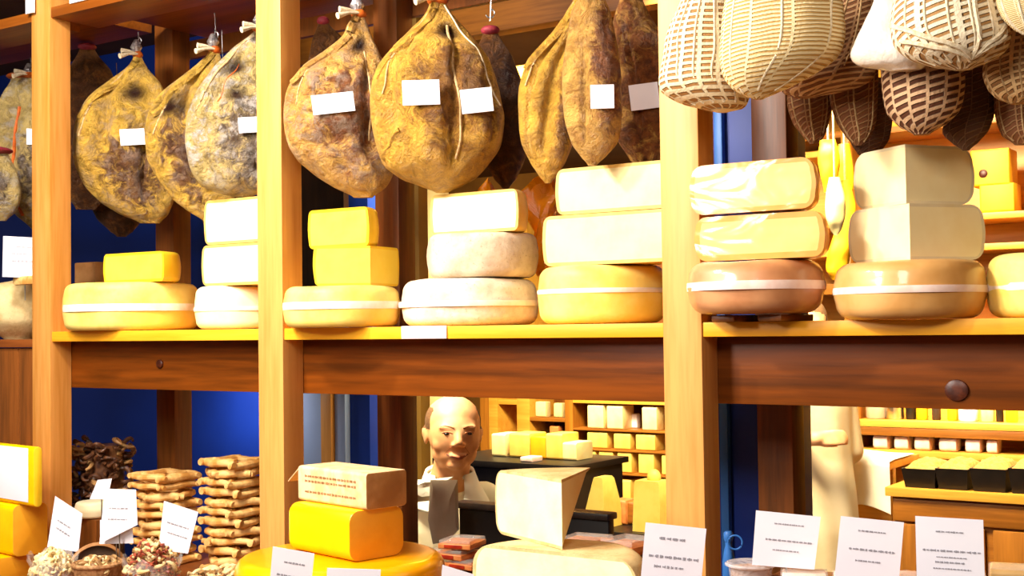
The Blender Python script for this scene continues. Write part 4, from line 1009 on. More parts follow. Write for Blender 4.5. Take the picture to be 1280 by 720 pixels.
# pale blue bottle beside the third post
P = at(911, 700, 2.75); s = depth(P)/F
o = E('plastic_bottle', (P.x, 2.75, CT)); hb = at(911, 664, 2.75).z-CT; r_ = 8*s
mb = MB(); mb.rings([[Vector((r_*q*math.cos(2*PI*j/24), r_*q*math.sin(2*PI*j/24), z)) for j in range(24)] for q, z in ((.9, 0), (1, .01), (1, hb*.70), (.75, hb*.80), (.5, hb*.86), (.5, hb*.9))])
O('bottle_body', mb, 'lightblue', o); O('bottle_cap', MB().rings([[Vector((r_*q*math.cos(2*PI*j/24), r_*q*math.sin(2*PI*j/24), z)) for j in range(24)] for q, z in ((.6, hb*.9), (.75, hb*.93), (.75, hb*.98), (.5, hb))]), 'lightblue', o)
T(o, 'light blue plastic bottle standing right behind the third post', 'bottle')
T(O('handle_ring', MB().tube([(.016*math.cos(2*PI*j/20), 0, .016*math.sin(2*PI*j/20)) for j in range(21)], .0022, 6), 'lightblue', None, at(919, 678, 2.72), face_angle(P)), 'small light blue ring handle beside the blue bottle', 'ring')

# ------------------------------------------------------------------ shop behind: furniture
def pbox(name, root, l, r_, t, b_, Y, dp, mat, bev=.003, push=0):
    """box whose front face covers the given photo rectangle at depth Y"""
    pm = (l+r_)/2; a = at(l, (t+b_)/2, Y); c = at(r_, (t+b_)/2, Y)
    lo = (a.x, Y, at(pm, b_, Y).z); hi = (c.x, Y+dp, at(pm, t, Y).z)
    if root is None: return bx(name, lo, hi, mat, None, bev)
    return bxp(name, root, lo, hi, mat, bev)
def zrow(px, py, Y): return at(px, py, Y).z

# bookcase A (open back) with doorway view of a far figure
YA = 7.0
ua = E('bookcase', (at(650, 500, YA).x, YA, 0)); T(ua, 'golden wood bookcase behind the smiling man with small cheeses on it', 'bookcase')
ztA = 2.4
def upright(root, l, r_, Y, dp, mat, z1, z0=0): bxp('upright', root, (at(l, 520, Y).x, Y, z0), (at(r_, 520, Y).x, Y+dp, z1), mat)
upright(ua, 600, 611, YA, .35, 'shopwood_z', ztA); upright(ua, 611, 622, YA-.01, .35, 'shoplight', ztA)
upright(ua, 646, 662, YA, .35, 'shoplight', ztA); upright(ua, 706, 723, YA-.02, .40, 'shopwood_z', ztA)
def board(root, l, r_, py, Y, dp, mat, th=.025, mid=None):
    m = (l+r_)/2; z = at(m, py, Y).z; bxp('shelf_board', root, (at(l, py, Y).x, Y, z-th), (at(r_, py, Y).x, Y+dp, z), mat); return z
board(ua, 622, 646, 500, YA, .3, 'shoplight', .03)
zA1 = board(ua, 662, 706, 522, YA, .3, 'shopwood'); zA2 = board(ua, 662, 706, 546, YA, .3, 'shopwood')
bxp('back_panel', ua, (at(662, 520, YA).x, YA+.3, .3), (at(706, 520, YA).x, YA+.32, ztA), 'rear_post')
def small_block(px, w_, top, bot, Y, mat, name='cheese_block', z0=None, dp=None, e=.012):
    P = at(px, bot, Y); s = depth(P)/F; al = face_angle(P); ww = w_*s/ max(.5, math.cos(al))*.80; hh = (bot-top)*s
    d_ = dp or ww*.8
    return O(name, rbox(ww, d_, hh, min(e, hh*.3)), [mat, mat], None, (P.x+d_*.25, Y+d_/2, P.z if z0 is None else z0), 0)
for px, w_, t in ((673, 16, 503), (695, 13, 504)):
    T(small_block(px, w_, t, 522, YA+.02, 'shopchp', z0=zA1+.001), 'small pale cheese on the upper right shelf of the bookcase, ' + ('left one' if px < 680 else 'right one'), 'cheese')
T(small_block(690, 14, 533, 546, YA+.02, 'ormeat', z0=zA2+.001), 'small brownish cheese on the lower shelf of the bookcase', 'cheese')

# unit B: rows of cheeses
YB = 6.6
ub = E('cheese_shelves', (at(770, 560, YB).x, YB, 0)); T(ub, 'cherry wood shelves with rows of pale cheeses left of the third post', 'shelves')
xb0, xb1 = at(716, 520, YB).x, at(880, 520, YB).x
bxp('back_panel', ub, (xb0, YB+.32, .1), (xb1, YB+.34, 2.4), 'rear_post'); bxp('side_panel', ub, (xb0-.03, YB, 0), (xb0-.001, YB+.34, 2.4), 'shopwood_z'); bxp('side_panel', ub, (xb1+.001, YB, 0), (xb1+.03, YB+.34, 2.4), 'shopwood_z')
rows = [(537, 508, [(738, 25), (762, 25), (805, 23), (832, 20)], 'shopchp', 'top'), (562, 542, [(740, 31), (771, 26), (800, 30)], 'shopch', 'second'), (591, 565, [(731, 18), (751, 22), (774, 22), (801, 24), (829, 22)], 'shopch', 'third'), (628, 600, [(768, 34), (815, 26)], 'shopch', 'fourth')]
for k, (bot, top, its, mat, nme) in enumerate(rows):
    zB = at(770, bot, YB).z; bxp('shelf_board', ub, (xb0, YB, zB-.012), (xb1, YB+.315, zB), 'shopwood')
    for px, w_ in its:
        T(small_block(px, w_, top, bot, YB+.01, mat, z0=zB+.001, dp=.14), 'pale cheese block on the %s row of the cherry wood shelves' % nme, 'cheese', 'cheese blocks on the %s row' % nme)
    if k == 0:
        T(small_block(790, 9, 512, 530, YB+.12, 'paper', 'paper_bag', z0=zB+.001, dp=.05), 'small white paper bag on the top row of the cherry wood shelves', 'bag')
bxp('shelf_board', ub, (xb0, YB, zrow(770, 505, YB)+.0), (xb1, YB+.315, zrow(770, 505, YB)+.03), 'shoplight')
bxp('shelf_board', ub, (xb0, YB, zrow(770, 664, YB)), (xb1, YB+.315, zrow(770, 664, YB)+.03), 'shopwood')

# dark service counter behind the man
YD = 5.2
dk = E('service_counter', (at(690, 620, YD).x, YD, 0)); T(dk, 'black service counter behind the smiling man with yellow cheeses on it', 'counter')
zD = at(650, 578, YD).z; xd0, xd1 = at(545, 600, YD).x, at(722, 600, YD).x
bxp('counter_top', dk, (xd0, YD-.03, zD-.03), (xd1, YD+.5, zD), 'black'); bxp('counter_body', dk, (xd0+.02, YD, 0), (xd1-.02, YD+.47, zD-.031), 'black')
z_ = at(640, 630, YD).z; bxp('metal_ledge', dk, (xd0, YD-.10, z_-.03), (xd1, YD-.002, z_), 'darkmetal', .008)
for i, (px, w_, t, mat) in enumerate(((615, 22, 550, 'shopchp'), (641, 32, 548, 'shopch'), (664, 24, 550, 'shopchb'), (684, 26, 546, 'shopch'), (703, 22, 556, 'shopchp'), (652, 18, 572, 'bandpink'))):
    T(small_block(px, w_, t, 578, YD+(.18 if i < 5 else .02), mat, z0=zD+.001, dp=.16 if i < 5 else .1),
      ['cream cheese block at the left end of the black counter', 'wide yellow cheese second from left on the black counter', 'vivid yellow cheese third on the black counter', 'tall yellow cheese fourth on the black counter', 'cream cheese at the right end of the black counter', 'small pinkish pack lying before the yellow cheeses on the black counter'][i], 'cheese')
# front table with large wedges
YE = 4.7
tb = E('side_table', (at(770, 665, YE).x, YE, 0)); T(tb, 'dark table carrying two tall yellow wedges left of the third post', 'table')
zE = at(770, 664, YE).z; xe0, xe1 = at(700, 660, YE).x, at(885, 660, YE).x
bxp('table_top', tb, (xe0, YE-.02, zE-.03), (xe1, YE+.45, zE), 'black')
for (x, y) in ((xe0+.04, YE), (xe1-.08, YE), (xe0+.04, YE+.38), (xe1-.08, YE+.38)): bxp('leg', tb, (x, y, 0), (x+.04, y+.04, zE-.031), 'black')
def tall_wedge(l, r_, t, Y, label, lean=0, knob=None):
    P = at((l+r_)/2, 662, Y); s = depth(P)/F; ww = (r_-l)*s/math.cos(face_angle(P))*.8; hh = (664-t)*s
    o = E('cheese_wedge', (P.x, Y+.06, zE+.001)); mb = MB(); q = []
    for (z, a, b_, d) in ((0, -ww/2, ww/2, .16), (hh*.04, -ww/2, ww/2, .165), (hh*.5, -ww/2+lean*.5, ww/2, .14), (hh*.95, -ww/2+lean, ww/2-.004, .10), (hh, -ww/2+lean+.006, ww/2-.01, .09)):
        n_ = 6; row = []
        pts = [(a, 0), (b_, 0), (b_, d), (a, d)]
        for i in range(4):
            x0, y0 = pts[i]; x1, y1 = pts[(i+1) % 4]
            for k in range(4): row.append(Vector((x0+(x1-x0)*k/4, y0+(y1-y0)*k/4-.05, z)))
        q.append(row)
    O('cheese_body', mb.rings(q), 'shopch', o, ang=30)
    if knob: O('cheese_tip', MB().ell((knob*s, .0, hh+.012), (.030, .028, .034), 16, 10), 'shopch', o)
    T(o, label, 'cheese')
tall_wedge(722, 757, 600, YE, 'tall slanting yellow wedge next to the ivory wedge', .06)
tall_wedge(785, 828, 600, YE+.02, 'tall yellow wedge with a rounded tip beside the third post', .01, 4)
T(small_block(767, 22, 634, 664, YE+.16, 'ormeat', z0=zE+.001, dp=.1), 'orange brown pack between the two tall yellow wedges', 'pack')
T(small_block(783, 14, 636, 664, YE+.18, 'shopwood', z0=zE+.001, dp=.08), 'small brown box between the tall wedges, right of the orange pack', 'box')

# red and orange packets behind the front cheeses
YF = 2.84
def packets(spec, Y, z0):
    for (l, r_, t, b_, mat, rot, lab) in spec:
        P = at((l+r_)/2, b_, Y); s = depth(P)/F; zz = P.z
        o = E('sliced_meat_pack', (P.x, Y, zz), rot); w_ = (r_-l)*s; h = (b_-t)*s
        O('pack_tray', rbox(w_, .10, h*.6, .003), ['ormeat', 'ormeat'], o); O('pack_label', MB().box((-w_*.3, -.052, h*.15), (w_*.25, -.0505, h*.5), .0004), 'redmeat', o)
        O('pack_film', MB().box((-w_*.48, -.048, h*.6), (w_*.48, .048, h), .003), 'film', o); T(o, lab, 'meat pack')
packets([(556, 600, 672, 683, 'a', .2, 'orange red meat pack topmost behind the yellow wheel'), (548, 596, 684, 696, 'a', 0, 'orange meat pack below the topmost behind the yellow wheel'), (566, 612, 697, 708, 'a', -.1, 'orange meat pack lowest, beside the pale half wheel'),
         ], 2.60, 0)
packets([(706, 760, 670, 682, 'a', .1, 'reddish meat pack behind the ivory wedge'), (760, 812, 672, 690, 'a', -.15, 'red brown meat pack right of the ivory wedge, by the third post')], 2.62, 0)
zc = at(575, 709, 2.60).z
T(bx('display_crate', (at(540, 700, 2.5).x, 2.51, CT+.0005), (at(640, 700, 2.5).x, 2.72, zc-.001), 'counter', None, .004), 'dark crate carrying the orange meat packs', 'crate')
zc = at(760, 686, 2.62).z-.012
T(bx('display_crate', (at(690, 700, 2.5).x, 2.54, CT+.0005), (at(822, 700, 2.5).x, 2.72, zc), 'counter', None, .004), 'dark crate behind the pale half wheel carrying two meat packs', 'crate')

# right hand wall shelves of the shop
YR = 5.9
ur = E('wall_shelving', (at(1120, 600, YR).x, YR, 0)); T(ur, 'tall cherry wood wall shelving behind the person in the white coat', 'shelving')
xr0, xr1 = at(968, 550, YR).x, at(1420, 550, YR).x
bxp('back_panel', ur, (xr0, YR+.36, 0), (xr1, YR+.38, 3.0), 'shoplight')
upright(ur, 1058, 1068, YR-.02, .38, 'shopwood_z', 3.0)
def rboard(l, r_, py, th, mat, dp=.35, front=0):
    z = at((l+r_)/2, py, YR).z; bxp('shelf_board', ur, (at(l, py, YR).x, YR-front, z-th), (at(r_, py, YR).x, YR+dp, z), mat); return z
zS1 = rboard(1068, 1420, 530, .03, 'shoplight'); rboard(1068, 1420, 539, .038, 'shopwood', .34)
zS2 = rboard(1060, 1420, 568, .03, 'shoplight')
zU1 = rboard(968, 1420, 268, .03, 'shoplight'); zU2 = rboard(968, 1420, 306, .03, 'shoplight'); zU3 = rboard(968, 1050, 190, .03, 'shoplight'); zU4 = rboard(968, 1420, 150, .03, 'shopwood')
rboard(968, 1420, 350, .05, 'shopwood')
# upper shelf: jars, bottles, papers
itm = [(1095, 28, 'greyfab'), (1118, 26, 'steel'), (1138, 14, 'black'), (1152, 16, 'shopchb'), (1170, 12, 'darkmetal'), (1190, 14, 'shopchb'), (1210, 26, 'paper'), (1234, 18, 'shopchp'), (1249, 10, 'black'), (1264, 16, 'shopchb')]
lab = ['grey cloth covered jar at the left of the bright shelf behind', 'steel tin second on the bright shelf behind', 'dark jar third on the bright shelf behind', 'yellow jar beside the dark jar on the bright shelf', 'narrow brown bottle on the bright shelf behind', 'yellow jar left of the white jar on the bright shelf', 'large white jar on the bright shelf behind', 'pale jar right of the white jar', 'narrow black bottle near the right of the bright shelf', 'yellow jar at the right end of the bright shelf']
def jar(px, w_, top, z0, Y, mat, label, name='storage_jar'):
    P = at(px, top, Y); s = depth(P)/F; r_ = w_/2*s; h = max(.05, P.z-z0); o = E(name, (P.x, Y, z0))
    O('jar_body', MB().rings([[Vector((r_*q*math.cos(2*PI*j/20), r_*q*math.sin(2*PI*j/20), z)) for j in range(20)] for q, z in ((.9, 0), (1, .008), (1, h*.78), (.8, h*.86))]), mat, o)
    O('jar_lid', MB().rings([[Vector((r_*q*math.cos(2*PI*j/20), r_*q*math.sin(2*PI*j/20), z)) for j in range(20)] for q, z in ((.84, h*.86), (.86, h*.98), (.7, h))]), 'shopchp', o); T(o, label, 'jar')
for (px, w_, m), l in zip(itm, lab): jar(px, w_*.92, 492-(px*7)%13, zS1+.001, YR+.12, m, l)
# row of white packets on the lower shelf
for px, w_ in ((1094, 22), (1120, 21), (1146, 23), (1178, 26), (1209, 22), (1233, 16), (1284, 20)):
    T(small_block(px, w_, 551, 568, YR+.02, 'bandpink', 'white_packet', z0=zS2+.001, dp=.09, e=.02), 'white packet in the row on the low shelf behind', 'packet', 'white packets on the low shelf')
# cabinet in front with trays
YG = 5.0
cg = E('base_cabinet', (at(1200, 650, YG).x, YG, 0)); T(cg, 'cherry wood base cabinet with panelled doors at lower right', 'cabinet')
zG = at(1200, 613, YG).z; xg0, xg1 = at(1116, 640, YG).x, at(1420, 640, YG).x
bxp('cabinet_top', cg, (xg0-.02, YG-.03, zG-.035), (xg1, YG+.6, zG), 'shoplight'); bxp('cabinet_body', cg, (xg0, YG, .08), (xg1, YG+.58, zG-.036), 'shopwood')
xs = [xg0+.01, at(1232, 650, YG).x-.005, at(1380, 650, YG).x, ]
for a, b_ in ((xg0+.01, at(1173, 650, YG).x), (at(1175, 650, YG).x, at(1232, 650, YG).x), (at(1242, 650, YG).x, at(1330, 650, YG).x)):
    dr = bxp('door', cg, (a, YG-.018, .12), (b_, YG-.001, zG-.14), 'shopwood_z', .006)
    kn = O('knob', MB().ell((b_-.03-cg.location.x, -.028, zG-.32), (.010, .012, .012), 12, 8), 'darkmetal', dr)
bxp('drawer_rail', cg, (xg0+.005, YG-.016, zG-.13), (xg1, YG-.001, zG-.045), 'shopwood', .004)
bxp('plinth', cg, (xg0, YG+.03, 0), (xg1, YG+.5, .079), 'black')
for i, (l, r_) in enumerate(((1128, 1172), (1170, 1212), (1213, 1260), (1261, 1310))):
    yy = YG+.0; a = at(l, 600, yy).x; b_ = at(r_, 600, yy).x; zt_ = at((l+r_)/2, 586, yy).z; o = E('food_tray', ((a+b_)/2, yy, zG+.001))
    h = max(.05, zt_-zG); hw = (b_-a)/2*.97
    mb = MB(); mb.rings([[Vector((x*sx, y_*sy+.12, z)) for sx, sy in ((-1, -1), (1, -1), (1, 1), (-1, 1))] for x, y_, z in ((hw*.86, .12, 0), (hw, .14, h), (hw*.94, .13, h), (hw*.82, .11, .006))])
    O('tray_wall', mb, 'black', o, smooth=False)
    R = []
    for k in range(10):
        R.append([Vector((-hw*.93+2*hw*.93*j/14, -.01+.27*k/9, h-.004+.035*math.sin(PI*k/9)*math.sin(PI*j/14)**.4+.012*noise.noise(Vector((j*.9+i*7, k*.9, 0))))) for j in range(15)])
    fd = MB().rings(R, close=False, cap=False); f_ = O('golden_filling', fd, 'golden', o, ang=180); f_['kind'] = 'stuff'
    T(o, ['leftmost of the black trays heaped with golden food', 'second black tray of golden food from the left', 'third black tray of golden food from the left', 'black tray of golden food at the right edge'][i], 'tray')
# low table with white cloth
YH = 5.2
lt = E('small_table', (at(1090, 640, YH).x, YH, 0)); T(lt, 'small wooden table under a white cloth beside the cabinet', 'table')
zH = at(1090, 577, YH).z; xh0, xh1 = at(1060, 640, YH).x, at(1114, 640, YH).x
bxp('table_top', lt, (xh0, YH, zH-.03), (xh1, YH+.4, zH), 'shoplight'); bxp('table_front', lt, (xh0+.005, YH+.02, at(1090, 690, YH).z), (xh1-.005, YH+.04, zH-.12), 'shoplight')
for x in (xh0+.005, xh1-.045): bxp('leg', lt, (x, YH+.05, 0), (x+.04, YH+.09, zH-.031), 'shoplight')
R = []
for k in range(15):
    t = k/14; row = []
    for j in range(17):
        u = j/16; x = (u-.5)*(xh1-xh0)*1.04
        if t < .35: y = .32-.34*t/.35; z = .006+.025*(1-u)*math.sin(t*9)
        else: y = -.022-.012*math.sin(u*9+t*3)*(t-.3); z = .004-(t-.35)/.65*(.20-.02*math.sin(u*4))
        row.append(Vector((x, y, z+.003)))
    R.append(row)
fr = MB().rings(R, close=False, cap=False); R2_ = [[p+Vector((0, .003, -.003)) for p in r_] for r_ in R]; fr.rings(R2_, close=False, cap=False)
cl = O('table_cloth', fr, 'cloth', None, ((xh0+xh1)/2, YH, zH), ang=180); T(cl, 'white cloth hanging over the front of the small table', 'cloth')

# yellow things seen through bay 3
def vivid(px, w_, t, b_, z0, mat, lab, dp=.14, name='cheese_block'):
    T(small_block(px, w_, t, b_, YR+.03, mat, name, z0=z0+.001, dp=dp), lab, 'cheese')
vivid(1236, 50, 232, 268, zU1, 'shopchb', 'vivid yellow cheese on the shelf right of the ivory wedges, lower one')
o = small_block(1226, 56, 186, 232, YR+.03, 'shopchb', z0=at(1244, 231, YR).z, dp=.16); T(o, 'vivid yellow cheese with a hole, resting on the lower one', 'cheese')
for q in ():
    pass
P = at(1229, 217, YR+.03); pb = bpy.data.objects[o.name]; O('cheese_hole', MB().ell((0, 0, 0), (.02, .006, .02), 14, 8), 'knot', pb, Vector((P.x, YR+.030, P.z))-pb.location)
vivid(1285, 20, 236, 268, zU1, 'shopwood', 'orange brown block beside the vivid yellow cheese')
# hanging yellow packs between stacks in bay 3
def hang(rows, Y, mat, lab, seed):
    b = Body(rows, Y, .5, .18, (), seed, nlev=26, seg=28, freq=16); b.part = 'pouch'; b.build('hanging_cheese', mat); T(b.root, lab, 'cheese')
    cx_, hw, z = b.lev[0]; O('hanging_string', MB().tube([(cx_, 0, z-.01), (cx_, 0, z+.3), (cx_, 0, max(z+.35, 3.19-b.P.z))], .004, 6), 'cord', b.root)
hang([(175, 1025, 1045), (200, 1022, 1050), (220, 1026, 1048), (240, 1030, 1040)], 4.4, 'shopchb', 'vivid yellow hanging pouch above the white oval cheese', 71)
hang([(180, 1048, 1062), (205, 1045, 1066), (235, 1048, 1068), (250, 1052, 1060)], 4.5, 'shopchb', 'narrow yellow hanging pouch right of its twin', 72)
hang([(222, 1036, 1050), (245, 1032, 1056), (270, 1032, 1057), (288, 1038, 1052), (294, 1042, 1048)], 4.3, 'shopchp', 'white oval cheese hanging between the film wrapped stacks', 73)
hang([(225, 1050, 1062), (260, 1054, 1070), (300, 1040, 1066), (335, 1032, 1060), (350, 1040, 1052)], 4.45, 'shopchb', 'long golden cheese hanging behind the white oval one', 74)

# ceiling beams of the room behind
for i, (Y, z0, z1, m) in enumerate(((4.0, 2.75, 3.0, 'shopwood'), (5.4, 2.72, 2.95, 'shoplight'))):
    S(bx('trim_%d' % (7+i), (-4.2, Y, z0), (-1.9, Y+.08, z1), m))
S(bx('trim_6', (at(345, 300, 4.6).x, 4.6, 1.72), (at(430, 300, 4.6).x, 4.638, 3.2), 'walnut'))
S(bx('trim_9', (at(509, 520, 3.9).x, 3.9, 0), (at(526, 520, 3.9).x, 3.96, 3.2), 'olive'))
S(bx('trim_10', (at(526, 520, 6.2).x, 6.2, 0), (at(552, 520, 6.2).x, 6.3, 3.2), 'cream_wall'))
S(bx('trim_11', (at(481, 520, 3.05).x, 3.05, 0), (at(507, 520, 3.05).x, 3.1, 2.62), 'rear_post'))

# ------------------------------------------------------------------ people
def capsule(mb, p0, r0, p1, r1, n=8, seg=16):
    p0, p1 = Vector(p0), Vector(p1); t = (p1-p0).normalized()
    a = t.orthogonal().normalized(); b = t.cross(a); R = []
    for i in range(1, n): th = PI/2*i/n; R.append((p0-t*r0*math.cos(th), r0*math.sin(th)))
    R.append((p0, r0)); R.append((p1, r1))
    for i in range(n-1, 0, -1): th = PI/2*i/n; R.append((p1+t*r1*math.cos(th), r1*math.sin(th)))
    mb.rings([[c+(a*math.cos(2*PI*j/seg)+b*math.sin(2*PI*j/seg))*r for j in range(seg)] for c, r in R])
def remesh(mb, voxel, smooth=4):
    me = mesh_of('tmp', mb); o = bpy.data.objects.new('tmp', me); C.objects.link(o)
    m = o.modifiers.new('r', 'REMESH'); m.mode = 'VOXEL'; m.voxel_size = voxel; m.use_smooth_shade = True
    s = o.modifiers.new('s', 'SMOOTH'); s.iterations = smooth; s.factor = .5
    dg = bpy.context.evaluated_depsgraph_get(); dg.update(); out = bpy.data.meshes.new_from_object(o.evaluated_get(dg))
    bpy.data.objects.remove(o); return out
def xf(pts_fn, M4): return lambda *p: M4 @ Vector(p)

def hand(mb, wrist, d, up, s=1.0, curl=.5, side=1, tf=1.0):
    """palm with five fingers: d finger direction, up = back of the hand normal"""
    w_ = Vector(wrist); d = Vector(d).normalized(); up = Vector(up); up = (up-d*up.dot(d)).normalized(); sd = d.cross(up)*side
    for k in range(4):
        o_ = sd*(-.026+.0175*k)*s; capsule(mb, w_+o_*.7, .014*s, w_+d*.085*s+o_, .0115*s, 4, 10)
        ln_ = (.062, .072, .068, .052)[k]*s; a = w_+d*.085*s+o_; dd = d
        for q in range(3):
            dd = (dd-up*curl*(.5 if q == 0 else .75)).normalized(); b_ = a+dd*ln_*(.45, .32, .25)[q]; capsule(mb, a, (.0092-.001*q)*s, b_, (.0086-.001*q)*s, 4, 10); a = b_
    a = w_+d*.025*s-sd*.026*s; dd = (d*.75-sd*.75*tf-up*(.15+.5*(1-tf))).normalized()
    for q in range(2): b_ = a+dd*(.042, .032)[q]*s; capsule(mb, a, (.012-.002*q)*s, b_, (.010-.002*q)*s, 4, 10); a = b_; dd = (dd+d*.5).normalized()

def head_mb(mb, c, Hm, sc_=1.0):
    """head in its own frame: +y is the back, -y the face, z up; Hm turns it into the body's frame"""
    h = MB(); sx = Vector((sc_, sc_, sc_)) if isinstance(sc_, (int, float)) else Vector(sc_)
    h.ell((0, .018, .038), (.076, .094, .084), 32, 20)
    h.ell((0, -.018, .000), (.069, .072, .092), 32, 20)
    h.ell((0, -.022, -.054), (.061, .056, .054), 24, 14)
    h.ell((0, -.058, -.088), (.028, .022, .020), 18, 12)
    for q in (-1, 1):
        h.ell((q*.030, -.050, -.026), (.034, .019, .034), 18, 12)
        h.ell((q*.028, -.036, -.058), (.026, .030, .032), 16, 10)
        capsule(h, (q*.042, -.070, .027), .009, (q*.016, -.079, .026), .009, 4, 12)
        capsule(h, (q*.018, -.079, -.058), .0065, (0, -.086, -.062), .0068, 4, 12)
        h.ell((q*.011, -.090, -.026), (.0085, .010, .0075), 12, 8)
        h.ell((q*.073, .014, -.004), (.007, .016, .030), 14, 10); h.ell((q*.078, .020, .006), (.006, .015, .019), 14, 10)
        h.ell((q*.029, -.072, .008), (.013, .010, .010), 14, 10)
    capsule(h, (0, -.080, .018), .0085, (0, -.098, -.018), .0115, 5, 14)
    capsule(h, (-.012, -.077, -.072), .0065, (.012, -.077, -.072), .0065, 4, 12)
    mb.add([Hm @ Vector((v[0]*sx.x, v[1]*sx.y, v[2]*sx.z)) for v in h.v], h.f)
def face_paint(me, Hinv, sc_, mats):
    """material slots: 0 skin, 1 hair, 2 brow, 3 lip, 4 mouth, 5 eye white, 6 iris, 7 teeth"""
    sx = Vector((sc_, sc_, sc_)) if isinstance(sc_, (int, float)) else Vector(sc_)
    for p in me.polygons:
        q = Hinv @ p.center; q = Vector((q.x/sx.x, q.y/sx.y, q.z/sx.z)); k = 0
        if q.length < .16:
            ax = abs(q.x)
            if q.y > .035 and q.z > -.045 and q.z < .098: k = 1
            if ax > .058 and q.y > -.022 and .018 < q.z < .085 and ax < .082: k = 1
            if mats.get('full') and q.z > .045+.4*max(0, -.02-q.y) : k = 1
        p.material_index = k
SK = ['skin', 'hair', 'brow', 'lip', 'mouthd', 'eyew', 'eyed', 'teeth']

from mathutils.bvhtree import BVHTree
def face_parts(parent, me, Hm, sc_, smile=.0):
    sx = Vector((sc_, sc_, sc_)) if isinstance(sc_, (int, float)) else Vector(sc_)
    T_ = BVHTree.FromPolygons([v.co.copy() for v in me.vertices], [tuple(p.vertices) for p in me.polygons])
    def on(x, z, out=.0):
        a = Hm @ Vector((x*sx.x, -.3, z*sx.z)); d = (Hm.to_3x3() @ Vector((0, 1, 0))).normalized()
        h = T_.ray_cast(a, d); return (h[0] if h[0] else a+d*.2)-d*out
    R3 = Hm.to_3x3()
    for q in (-1, 1):
        c = on(q*.029, .0085, -.0035)
        O('eye', MB().ell((0, 0, 0), (.0115, .007, .0048), 18, 10, 0, R3), 'eyed', parent, c)
        O('upper_eyelid', MB().tube([on(q*(.029+k*.0125), .0142-.0034*k*k, -.0006) for k in (-1, -.6, -.2, .2, .6, 1)], .0024, 8), 'skinshade', parent)
        O('eyebrow', MB().tube([on(q*(.012+k*.034), .0255+.0060*math.sin(k*2.4), -.0010) for k in (0, .2, .4, .6, .8, 1)], lambda t: .0030*(1-.5*t), 8), 'brow', parent)
        O('smile_crease', MB().tube([on(q*(.017+k*.017), -.030-.026*k, -.0015) for k in (0, .25, .5, .75, 1)], .0017, 6), 'skinshade', parent)
    zz = lambda x: -.0655+x*x*13
    O('upper_lip', MB().tube([on(x, zz(x)+.0030-.0012*(abs(x) < .004), -.0012) for x in [(-.026+.052*k/12) for k in range(13)]], lambda t: .0034*math.sin(PI*min(max(t, .08), .92)), 8), 'lip', parent)
    O('lower_lip', MB().tube([on(x, zz(x)-.0040, -.0014) for x in [(-.021+.042*k/12) for k in range(13)]], lambda t: .0042*math.sin(PI*min(max(t, .08), .92)), 8), 'lip', parent)
    O('mouth_line', MB().tube([on(x, zz(x)-.0004, .0006) for x in [(-.029+.058*k/14) for k in range(15)]], .0013, 6), 'mouthd', parent)
# smiling man leaning on the counter behind the rack
PY = 3.5
hc = at(567, 543, PY)
man = E('person', (hc.x, PY+.10, 0), 0); T(man, 'smiling balding man in a cream shirt leaning forward behind the counter', 'person')
hl = Vector(hc)-man.location
va = face_angle(hc)
Hm = Matrix.Translation(hl) @ Matrix.Rotation(va+.17, 4, 'Z') @ Matrix.Rotation(.03, 4, 'Y')
HS = (1.27, 1.12, 1.08)
Bm = Matrix.Translation(Vector((hl.x, hl.y, hl.z))) @ Matrix.Rotation(va, 4, 'Z')
def B(x, y, z): return Bm @ Vector((x, y, z))
FZ = -hc.z
mb = MB(); head_mb(mb, hl, Hm, HS)
capsule(mb, B(0, .0, -.07), .062, B(-.02, .05, -.17), .068)
SL, SR = (-.185, .03, -.215), (.105, .10, -.235)
capsule(mb, B(*SL), .050, B(*SR), .050); mb.ell(B(-.04, .08, -.33), (.14, .11, .14)); mb.ell(B(-.04, .15, -.50), (.14, .11, .16)); mb.ell(B(-.04, .20, -.64), (.16, .12, .13))
arms = []
for q, sh_ in ((-1, SL), (1, SR)):
    el = B(sh_[0]+q*.05, sh_[1]-.02, -.46); wr = B(-.04+q*.06, -.14, -.50); arms.append((sh_, el, wr, q))
    capsule(mb, B(*sh_), .048, el, .037); capsule(mb, el, .036, wr, .025); hand(mb, wr, B(-.04+q*.02, -.26, -.50)-wr, (0, 0, 1), 1, .35, q)
    kn = B(-.04+q*.10, .12, FZ+.46); an = B(-.04+q*.10, .20, FZ+.09); capsule(mb, B(-.04+q*.09, .20, -.68), .078, kn, .054); capsule(mb, kn, .053, an, .038); capsule(mb, an, .036, B(-.04+q*.11, .06, FZ+.035), .033)
me = remesh(mb, .0042, 12); face_paint(me, Hm.inverted(), HS, {})
bo = O('body', me, SK, man, ang=180); face_parts(man, me, Hm, HS)
mb = MB()
capsule(mb, B(*SL), .064, B(*SR), .062); mb.ell(B(-.04, .08, -.33), (.165, .130, .16)); mb.ell(B(-.04, .15, -.50), (.162, .13, .18)); mb.ell(B(-.04, .20, -.62), (.18, .14, .12))
for sh_, el, wr, q in arms: capsule(mb, B(*sh_), .062, el, .052); capsule(mb, el, .052, wr, .040)
capsule(mb, B(-.03, .06, -.185), .075, B(-.035, .07, -.24), .10)
O('shirt', remesh(mb, .009, 3), 'shirt', man, ang=180)
R = []
for rr, zz, op in ((.074, -.118, .55), (.080, -.108, .62), (.098, -.150, .50), (.128, -.205, .30)):
    row = []
    for i in range(29):
        a = -PI/2+op+(2*PI-2*op)*i/28; row.append(B(-.015+rr*1.05*math.cos(a), .035+rr*math.sin(a), zz-.03*(1+math.cos(a+PI/2))/2*(1 if rr < .09 else 1.6)))
    R.append(row)
m_ = MB().rings(R, close=False, cap=False); m_.rings([[p+Vector((0, .002, -.005)) for p in r_] for r_ in R], close=False, cap=False)
O('shirt_collar', m_, 'cloth', man, ang=180)
mb = MB()
